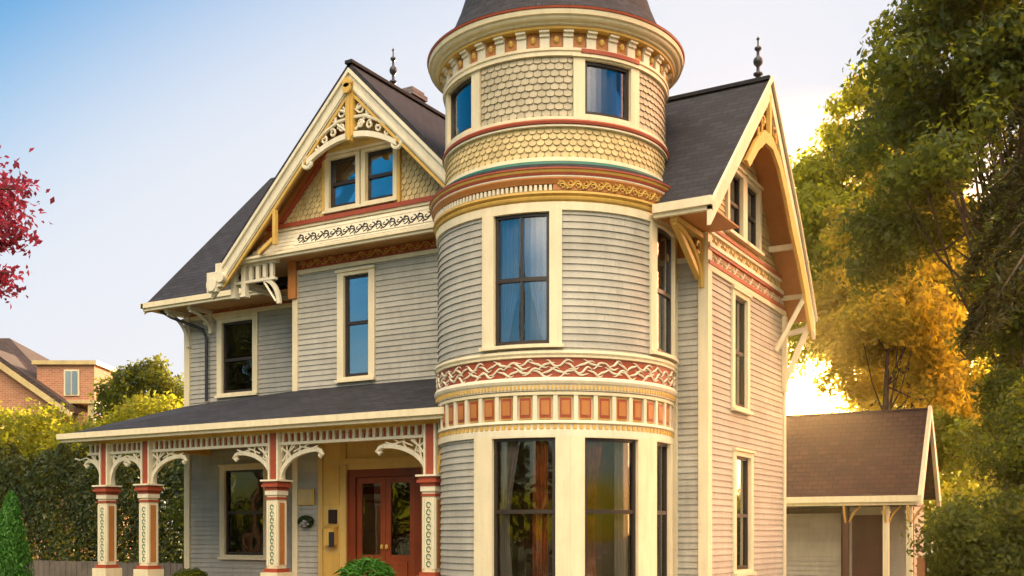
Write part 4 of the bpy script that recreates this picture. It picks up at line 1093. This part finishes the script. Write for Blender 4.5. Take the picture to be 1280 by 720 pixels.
# potted plants by the porch
def potted(x, y, z, label, spread, n, mat, size=.12, fl=False, asp=.3):
    t = empty('potted_plant', (x, y, z), label, 'potted plant')
    b = B(); b.lathe((x, y), [(0, z), (.13, z), (.17, z + .24), (.19, z + .24), (.19, z + .29), (.16, z + .29), (.15, z + .26), (0, z + .26)], 20); b.build('pot', 'terracotta', t)
    a = rng.uniform(0, 2 * pi, n); s = rng.random(n) ** .6; P = np.stack([x + spread * s * np.cos(a), y + spread * s * np.sin(a), z + .30 + spread * (.9 * s - 1.0 * s * s) + rng.normal(0, .03, n) + .12 * (1 - s)], 1)
    leaf_mesh('foliage', P, np.stack([np.cos(a) * .3, np.sin(a) * .3, np.ones(n)], 1), size, mat, t, asp=asp)
    if fl:
        b = B()
        for k in range(9):
            q = rng.uniform(-.16, .16, 3); c = (x + q[0], y + q[1]); zz = z + .55 + q[2]; b.lathe(c, [(0, zz - .02), (.03, zz), (0, zz + .03)], 7)
        b.build('flower', 'flower', t)
def pier(x, y, h, label):
    b = B(); b.box(x - .2, x + .2, y - .2, y + .2, 0, h - .06); t = b.build('stone_pier', 'concrete'); tag(t, label, 'pier', 'stone piers by the porch steps'); b = B(); b.box(x - .24, x + .24, y - .24, y + .24, h - .06, h); b.build('cap', 'concrete', t)
pier(-10.55, 13.5, .72, 'stone pier under the fern right of the porch steps'); potted(-10.55, 13.5, .72, 'bushy green fern in a pot before the front door', .42, 480, 'leaf_bright', .24, asp=.13)
potted(-13.7, 14.85, .45, 'dark leaved plant with pink blooms in a pot below the wreath', .34, 700, 'leaf_dark', .13, True)
potted(-16.0, 14.9, .45, 'low green plant in a pot on the left part of the porch', .4, 800, 'leaf_mid', .13)

# ------------------------------------------------------------------ outbuilding at the right
G = empty('outbuilding', (-6.6, 29, 0), 'small outbuilding with brown shingle roof and open porch behind the house', 'outbuilding')
gx0, gx1, gy = -9.2, -4.75, 28.2
b = B(); slab(b, [(gx0, gy, 2.62), (gx1, gy, 2.62), (gx1, gy + 1.45, 4.95), (gx0, gy + 1.45, 4.95)], .08); slab(b, [(gx0, gy + 2.9, 2.62), (gx1, gy + 2.9, 2.62), (gx1, gy + 1.45, 4.95), (gx0, gy + 1.45, 4.95)], .08); b.build('roof', 'roof2', G)
b = B(); b.box(gx0, gx1 + .02, gy - .1, gy, 2.46, 2.62); b.box(gx0, gx1, gy - .04, gy + .04, 2.38, 2.46)
b.prism([(gx1 + .01, gy - .1, 2.62), (gx1 + .01, gy + 1.45, 5.0), (gx1 + .01, gy + 1.45, 4.72), (gx1 + .01, gy + .1, 2.4), (gx1 + .01, gy - .1, 2.4)], (.09, 0, 0)); b.prism([(gx1 + .01, gy + 3.0, 2.62), (gx1 + .01, gy + 1.45, 5.0), (gx1 + .01, gy + 1.45, 4.72), (gx1 + .01, gy + 2.8, 2.4), (gx1 + .01, gy + 3.0, 2.4)], (.09, 0, 0)); b.build('fascia', 'cream', G)
GF = front(gy + 1.2)
b = B(); siding(b, GF, gx0, -6.9, .0, 2.4, pitch=.13); b.box(gx0, -5.1, gy + 1.22, gy + 1.3, 0, 2.42); b.box(-5.1, -5.05, gy + 1.22, gy + 2.7, 0, 2.4); b.prism([(-5.1, gy + .2, 2.42), (-5.1, gy + 2.7, 2.42), (-5.1, gy + 1.45, 4.6)], (.05, 0, 0)); b.build('wall', 'siding', G)
b = B(); b.box(gx0, gx1 - .05, gy + .1, gy + 1.2, 2.36, 2.39); b.build('porch_ceiling', 'brownint', G)
M['gdoor'] = paint('brown_door_paint', (.12, .06, .04), wear=.2)
b = B(); b.mb(GF, -6.62, -5.75, .05, 2.15, .0, .03)
for z in (.25, .95, 1.6): b.mb(GF, -6.52, -6.24, z, z + .5, .03, .045); b.mb(GF, -6.13, -5.85, z, z + .5, .03, .045)
gd = b.build('door', 'gdoor', G); b = B(); b.lathe((-5.85, gy + 1.14), [(0, .98), (.03, 1.0), (.03, 1.04), (0, 1.06)], 8); b.build('handle', 'iron', gd)
b = B(); b.box(-6.9, -6.82, gy + 1.14, gy + 1.2, 0, 2.38); b.box(gx0, -6.9, gy + 1.17, gy + 1.21, 2.2, 2.38); b.build('wall_frame', 'brownint', G)
for px_, m_ in ((-6.55, 'gdoor'), (-5.55, 'cream'), (-4.98, 'cream')):
    b = B(); b.box(px_ - .07, px_ + .07, gy + .12, gy + .26, 0, 2.38); b.box(px_ - .1, px_ + .1, gy + .09, gy + .29, 2.18, 2.24); p_ = b.build('porch_post', m_, G)
    b = B(); b.tube([(px_, gy + .12, 1.95), (px_, gy + .0, 2.15), (px_, gy - .06, 2.36)], .03, 6); b.tube([(px_ + .07, gy + .19, 1.95), (px_ + .2, gy + .19, 2.2), (px_ + .36, gy + .19, 2.36)], .03, 6); b.build('bracket', 'gold', p_)
b = B(); b.box(gx0, gx1, gy + .0, gy + 1.2, .0, .08); b.build('floor', 'concrete', G)
x, y = place(8.6, 22.5); b = B(); b.box(x - .08, x + .08, y - .08, y + .08, 0, 1.12); b.prism([(x - .09, y - .09, 1.12), (x + .09, y - .09, 1.12), (x + .09, y + .09, 1.12), (x - .09, y + .09, 1.12)], (0, 0, .04)); tag(b.build('wooden_post', 'postwood'), 'short orange wooden post in front of the outbuilding corner', 'post')

# ------------------------------------------------------------------ fence, neighbour
fe = empty('board_fence', (-22, 17.3, 0), 'low grey vertical board fence before the hedge at the left', 'fence')
b = B(); xx = -29.0
while xx < -18.9:
    h = .98 + random.uniform(-.012, .012); b.box(xx, xx + .19, 17.28, 17.31, .02, h); xx += .205
b.build('boards', 'fence', fe)
b = B(); b.box(-29, -18.9, 17.31, 17.35, .75, .85); b.box(-29, -18.9, 17.31, 17.35, .2, .3); b.build('rail', 'fence', fe)
NB = empty('brick_house', (-39, 28, 0), 'orange brick house with a mansard roof and dormer at the left edge', 'house')
def nb(lat, dep, z): p = place(lat, dep); return (p[0], p[1], z + (.45 if z > 1 else 0))
def nbox(b, l0, l1, d0, d1, z0, z1): b.prism([nb(l0, d0, z0), nb(l1, d0, z0), nb(l1, d1, z0), nb(l0, d1, z0)], (0, 0, z1 - z0))
b = B(); nbox(b, -27, -17.6, 45, 53, 0, 6.7); b.prism([nb(-27, 44.4, 5.0), nb(-18.6, 44.4, 5.0), nb(-18.6, 44.4, 6.5), nb(-21.8, 44.4, 8.6), nb(-25, 44.4, 6.5), nb(-27, 44.4, 6.5)], tuple(Vector(nb(0, .6, 0)) - Vector(nb(0, 0, 0)))); b.build('wall', 'brick', NB)
b = B(); slab(b, [nb(-27, 46, 7.0), nb(-20.2, 46, 8.1), nb(-23.2, 49.5, 10.2), nb(-27, 49.5, 10.2)], .2); slab(b, [nb(-20.2, 46, 8.1), nb(-17.2, 47.0, 6.7), nb(-17.2, 53, 6.7), nb(-23.2, 49.5, 10.2)], .2)
b.prism([nb(-25.4, 44.1, 6.2), nb(-21.8, 44.1, 8.75), nb(-18.2, 44.1, 6.2), nb(-18.2, 44.1, 6.45), nb(-21.8, 44.1, 9.0), nb(-25.4, 44.1, 6.45)], tuple(Vector(nb(0, 3.2, 0)) - Vector(nb(0, 0, 0)))); b.build('roof', 'roof3', NB)
b = B(); nbox(b, -19.9, -17.5, 44.9, 47.2, 6.7, 8.25); dm = b.build('dormer', 'brick', NB)
b = B(); nbox(b, -20.05, -17.35, 44.75, 47.3, 8.25, 8.42); nbox(b, -20.05, -17.35, 44.75, 47.3, 6.62, 6.76); b.build('dormer_trim', 'scale', dm)
b = B(); nbox(b, -18.75, -18.1, 44.84, 44.88, 6.95, 8.05); w = b.build('window', 'cream', NB); b = B(); nbox(b, -18.67, -18.46, 44.8, 44.84, 7.02, 7.98); nbox(b, -18.4, -18.18, 44.8, 44.84, 7.02, 7.98); b.build('pane', 'glass', w)
b = B(); nbox(b, -22.0, -21.0, 44.34, 44.38, 4.2, 6.2); w = b.build('window', 'cream', NB); b = B(); nbox(b, -21.9, -21.1, 44.3, 44.34, 4.3, 6.1); b.build('pane', 'glass', w)
b = B(); nbox(b, -17.75, -17.45, 44.85, 44.98, 5.0, 6.7); b.prism([nb(-21.8, 44.02, 8.78), nb(-18.1, 44.02, 6.16), nb(-18.1, 44.02, 5.9), nb(-21.8, 44.02, 8.5)], tuple(Vector(nb(0, .08, 0)) - Vector(nb(0, 0, 0)))); b.build('trim', 'scale', NB)

# across the street, behind the viewer: what the window panes reflect
for i, (x, y, hh, rr) in enumerate([(-42, -9, 17, 6.5), (-31, -16, 10.5, 4.5), (6, -33, 12, 5), (24, -22, 12, 5), (-20, -30, 11, 4.5)]):
    tree('street_tree', ['tallest tree across the street, mirrored in the recessed upper window', 'round tree across the street, mirrored in the bay window', 'street tree behind the viewer to the right', 'wide tree far to the right behind the viewer', 'street tree directly behind the viewer, left of the conifer'][i], (x, y, 0), hh, (x, y, hh * .55, rr, rr, hh * .40), 26, 7000, .5, 'leaf_dark', .3, 'trees across the street', cr=(1.8, 2.6), seed=40 + i)
conifer('street_conifer', 'pointed conifer across the street, mirrored in the middle tower window', (-10.6, -26, 0), 15.5, 3.6, 60, 'leaf_dark', 6, .5, 60, 1.0, droop=.3)
bl = [(-62 + 2.3 * i, -13 + random.uniform(-.4, .4), 1.2 + 1.5 * (i % 3), 1.9, 1.2, 1.5) for i in range(44)]
shrub('street_hedge', 'long dark hedge on the far side of the street behind the viewer', bl, 26000, .34, 'leaf_dark', cat='hedge')

# ------------------------------------------------------------------ ground
def sheet(name, x0, x1, y0, y1, z, mat):
    b = B(); b.poly([(x0, y0, z), (x1, y0, z), (x1, y1, z), (x0, y1, z)]); o = b.build(name, mat); tag(o, kind='structure'); return o
sheet('ground', -900, 900, -900, 900, -.02, 'grass')
sheet('driveway', -5.2, -1.5, -5, 29, -.010, 'concrete')
sheet('path', -12.8, -11.1, 3.0, 13.6, -.008, 'concrete')
sheet('pavement', -80, 80, 1.2, 3.0, -.004, 'concrete')
sheet('road', -80, 80, -9, -.6, -.012, 'asphalt')
b = B(); b.box(-80, 80, -.6, -.45, -.1, .02); tag(b.build('kerb', 'concrete'), kind='structure')
sheet('flower_bed', -10.8, -5.4, 11.8, 16.2, -.006, 'soil')

# ------------------------------------------------------------------ light, sky, camera
SUN_PX = 372                          # sun direction, to the right of the view axis
az = math.atan(SUN_PX / 1340); el = radians(7.6)
DUST, SAT, TINT, ROLL, SKY_FILL = .6, 1.75, (1.2, 1.2, 1.5), .10, (52, 40, 24.5)
V0, V1, VEIL = 1.7, 2.9, (3.4, 3.48, 3.75)
d = Vector((FW[0] * cos(az) + RT[0] * sin(az), FW[1] * cos(az) + RT[1] * sin(az), 0)) * cos(el) + Vector((0, 0, sin(el)))
sl = bpy.data.lights.new('sun', 'SUN'); sl.energy = 5; sl.angle = radians(.5); sl.color = (1.0, .76, .42)
so = bpy.data.objects.new('sun', sl); COL.objects.link(so); so.rotation_euler = (-d).to_track_quat('-Z', 'Y').to_euler()
W = bpy.data.worlds.new('World'); S.world = W; W.use_nodes = True
nt = W.node_tree; bg = nt.nodes['Background']; L = nt.links.new
sk = nt.nodes.new('ShaderNodeTexSky'); sk.sky_type = 'NISHITA'; sk.sun_disc = False
sk.sun_elevation = el; sk.sun_rotation = math.atan2(d.x, d.y); sk.air_density = 1.0; sk.dust_density = DUST; sk.ozone_density = 1.5
hs = nt.nodes.new('ShaderNodeHueSaturation'); hs.inputs['Saturation'].default_value = SAT
L(sk.outputs[0], hs.inputs['Color'])
def vm(op, a, b=None):
    n = nt.nodes.new('ShaderNodeVectorMath'); n.operation = op
    for i, q in enumerate((a, b)):
        if q is None: continue
        if isinstance(q, (tuple, list)): n.inputs[i].default_value = q
        else: L(q, n.inputs[i])
    return n
tc = nt.nodes.new('ShaderNodeTexCoord')
# warm fill light added to the sky above and behind the viewer, broken by noise
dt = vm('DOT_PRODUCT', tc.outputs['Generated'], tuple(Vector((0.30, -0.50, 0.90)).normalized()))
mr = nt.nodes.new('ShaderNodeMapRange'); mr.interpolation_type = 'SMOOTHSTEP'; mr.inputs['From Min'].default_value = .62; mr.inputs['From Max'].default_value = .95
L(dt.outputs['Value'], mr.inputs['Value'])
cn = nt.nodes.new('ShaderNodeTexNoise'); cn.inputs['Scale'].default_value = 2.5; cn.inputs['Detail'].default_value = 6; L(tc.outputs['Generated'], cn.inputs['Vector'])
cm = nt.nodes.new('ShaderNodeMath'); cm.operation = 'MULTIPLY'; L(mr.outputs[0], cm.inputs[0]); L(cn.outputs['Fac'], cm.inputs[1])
cl = nt.nodes.new('ShaderNodeVectorMath'); cl.operation = 'SCALE'; cl.inputs[0].default_value = SKY_FILL; L(cm.outputs[0], cl.inputs['Scale'])
# soft roll-off of the aureole
a1 = vm('MULTIPLY', hs.outputs[0], TINT); a2 = vm('MULTIPLY_ADD', a1.outputs[0], (ROLL,) * 3); a2.inputs[2].default_value = (1, 1, 1)
a3 = vm('DIVIDE', a1.outputs[0], a2.outputs[0])
# pale haze veil, thicker towards the horizon and the sun
q1 = vm('DOT_PRODUCT', tc.outputs['Generated'], tuple(d * 4.5 - Vector((0, 0, 3.3))))
vr = nt.nodes.new('ShaderNodeMapRange'); vr.interpolation_type = 'SMOOTHSTEP'; vr.inputs['From Min'].default_value = V0; vr.inputs['From Max'].default_value = V1; vr.inputs['To Max'].default_value = .92
L(q1.outputs['Value'], vr.inputs['Value'])
vx = nt.nodes.new('ShaderNodeMix'); vx.data_type = 'RGBA'; L(vr.outputs[0], vx.inputs[0]); L(a3.outputs[0], vx.inputs[6]); vx.inputs[7].default_value = (*VEIL, 1)
# golden glow round the sun, and an added warm fill lobe to the right, for the side wall
def lobe(base, direction, lo, hi, col):
    dd = vm('DOT_PRODUCT', tc.outputs['Generated'], tuple(Vector(direction).normalized()))
    r_ = nt.nodes.new('ShaderNodeMapRange'); r_.interpolation_type = 'SMOOTHSTEP'; r_.inputs['From Min'].default_value = lo; r_.inputs['From Max'].default_value = hi
    L(dd.outputs['Value'], r_.inputs['Value'])
    c_ = nt.nodes.new('ShaderNodeVectorMath'); c_.operation = 'SCALE'; c_.inputs[0].default_value = col; L(r_.outputs[0], c_.inputs['Scale'])
    return vm('ADD', base, c_.outputs[0])
g1 = lobe(vx.outputs[2], d, .968, 1.0, (22, 11, 1.5))
g1b = lobe(g1.outputs[0], d, .9975, .9999, (120, 66, 16))
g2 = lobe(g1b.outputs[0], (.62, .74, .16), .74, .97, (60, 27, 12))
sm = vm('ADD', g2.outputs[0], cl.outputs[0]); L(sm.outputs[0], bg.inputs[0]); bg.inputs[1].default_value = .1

# golden evening air
hz = B(); hz.box(-905, 905, -905, 905, -1.2, 26); ho = hz.build('haze', 'cream'); ho.data.materials.clear()
hm, hnt, hout = new_mat('air'); pv = hnt.nodes.new('ShaderNodeVolumePrincipled'); pv.inputs['Color'].default_value = (1, .72, .36, 1)
pv.inputs['Density'].default_value = .00020; pv.inputs['Anisotropy'].default_value = .86; hnt.links.new(pv.outputs[0], hout.inputs['Volume'])
ho.data.materials.append(hm); tag(ho, 'thin golden evening haze around the sun and the trees', 'haze', kind='stuff')

cam = bpy.data.cameras.new('camera'); co = bpy.data.objects.new('camera', cam); COL.objects.link(co)
co.location = (0, 0, 1.7); co.rotation_euler = (radians(90), 0, radians(30.3))
cam.sensor_width = 36; cam.lens = 36 * 1340 / 1280; cam.shift_x = 0; cam.shift_y = (665 - 360) / 1280
cam.clip_start = .1; cam.clip_end = 3000
S.camera = co
S.view_settings.view_transform = 'Standard'; S.view_settings.look = 'None'; S.view_settings.gamma = 1; S.view_settings.exposure = 1.33
S.cycles.use_denoising = True
S.cycles.max_bounces = 8; S.cycles.transparent_max_bounces = 12
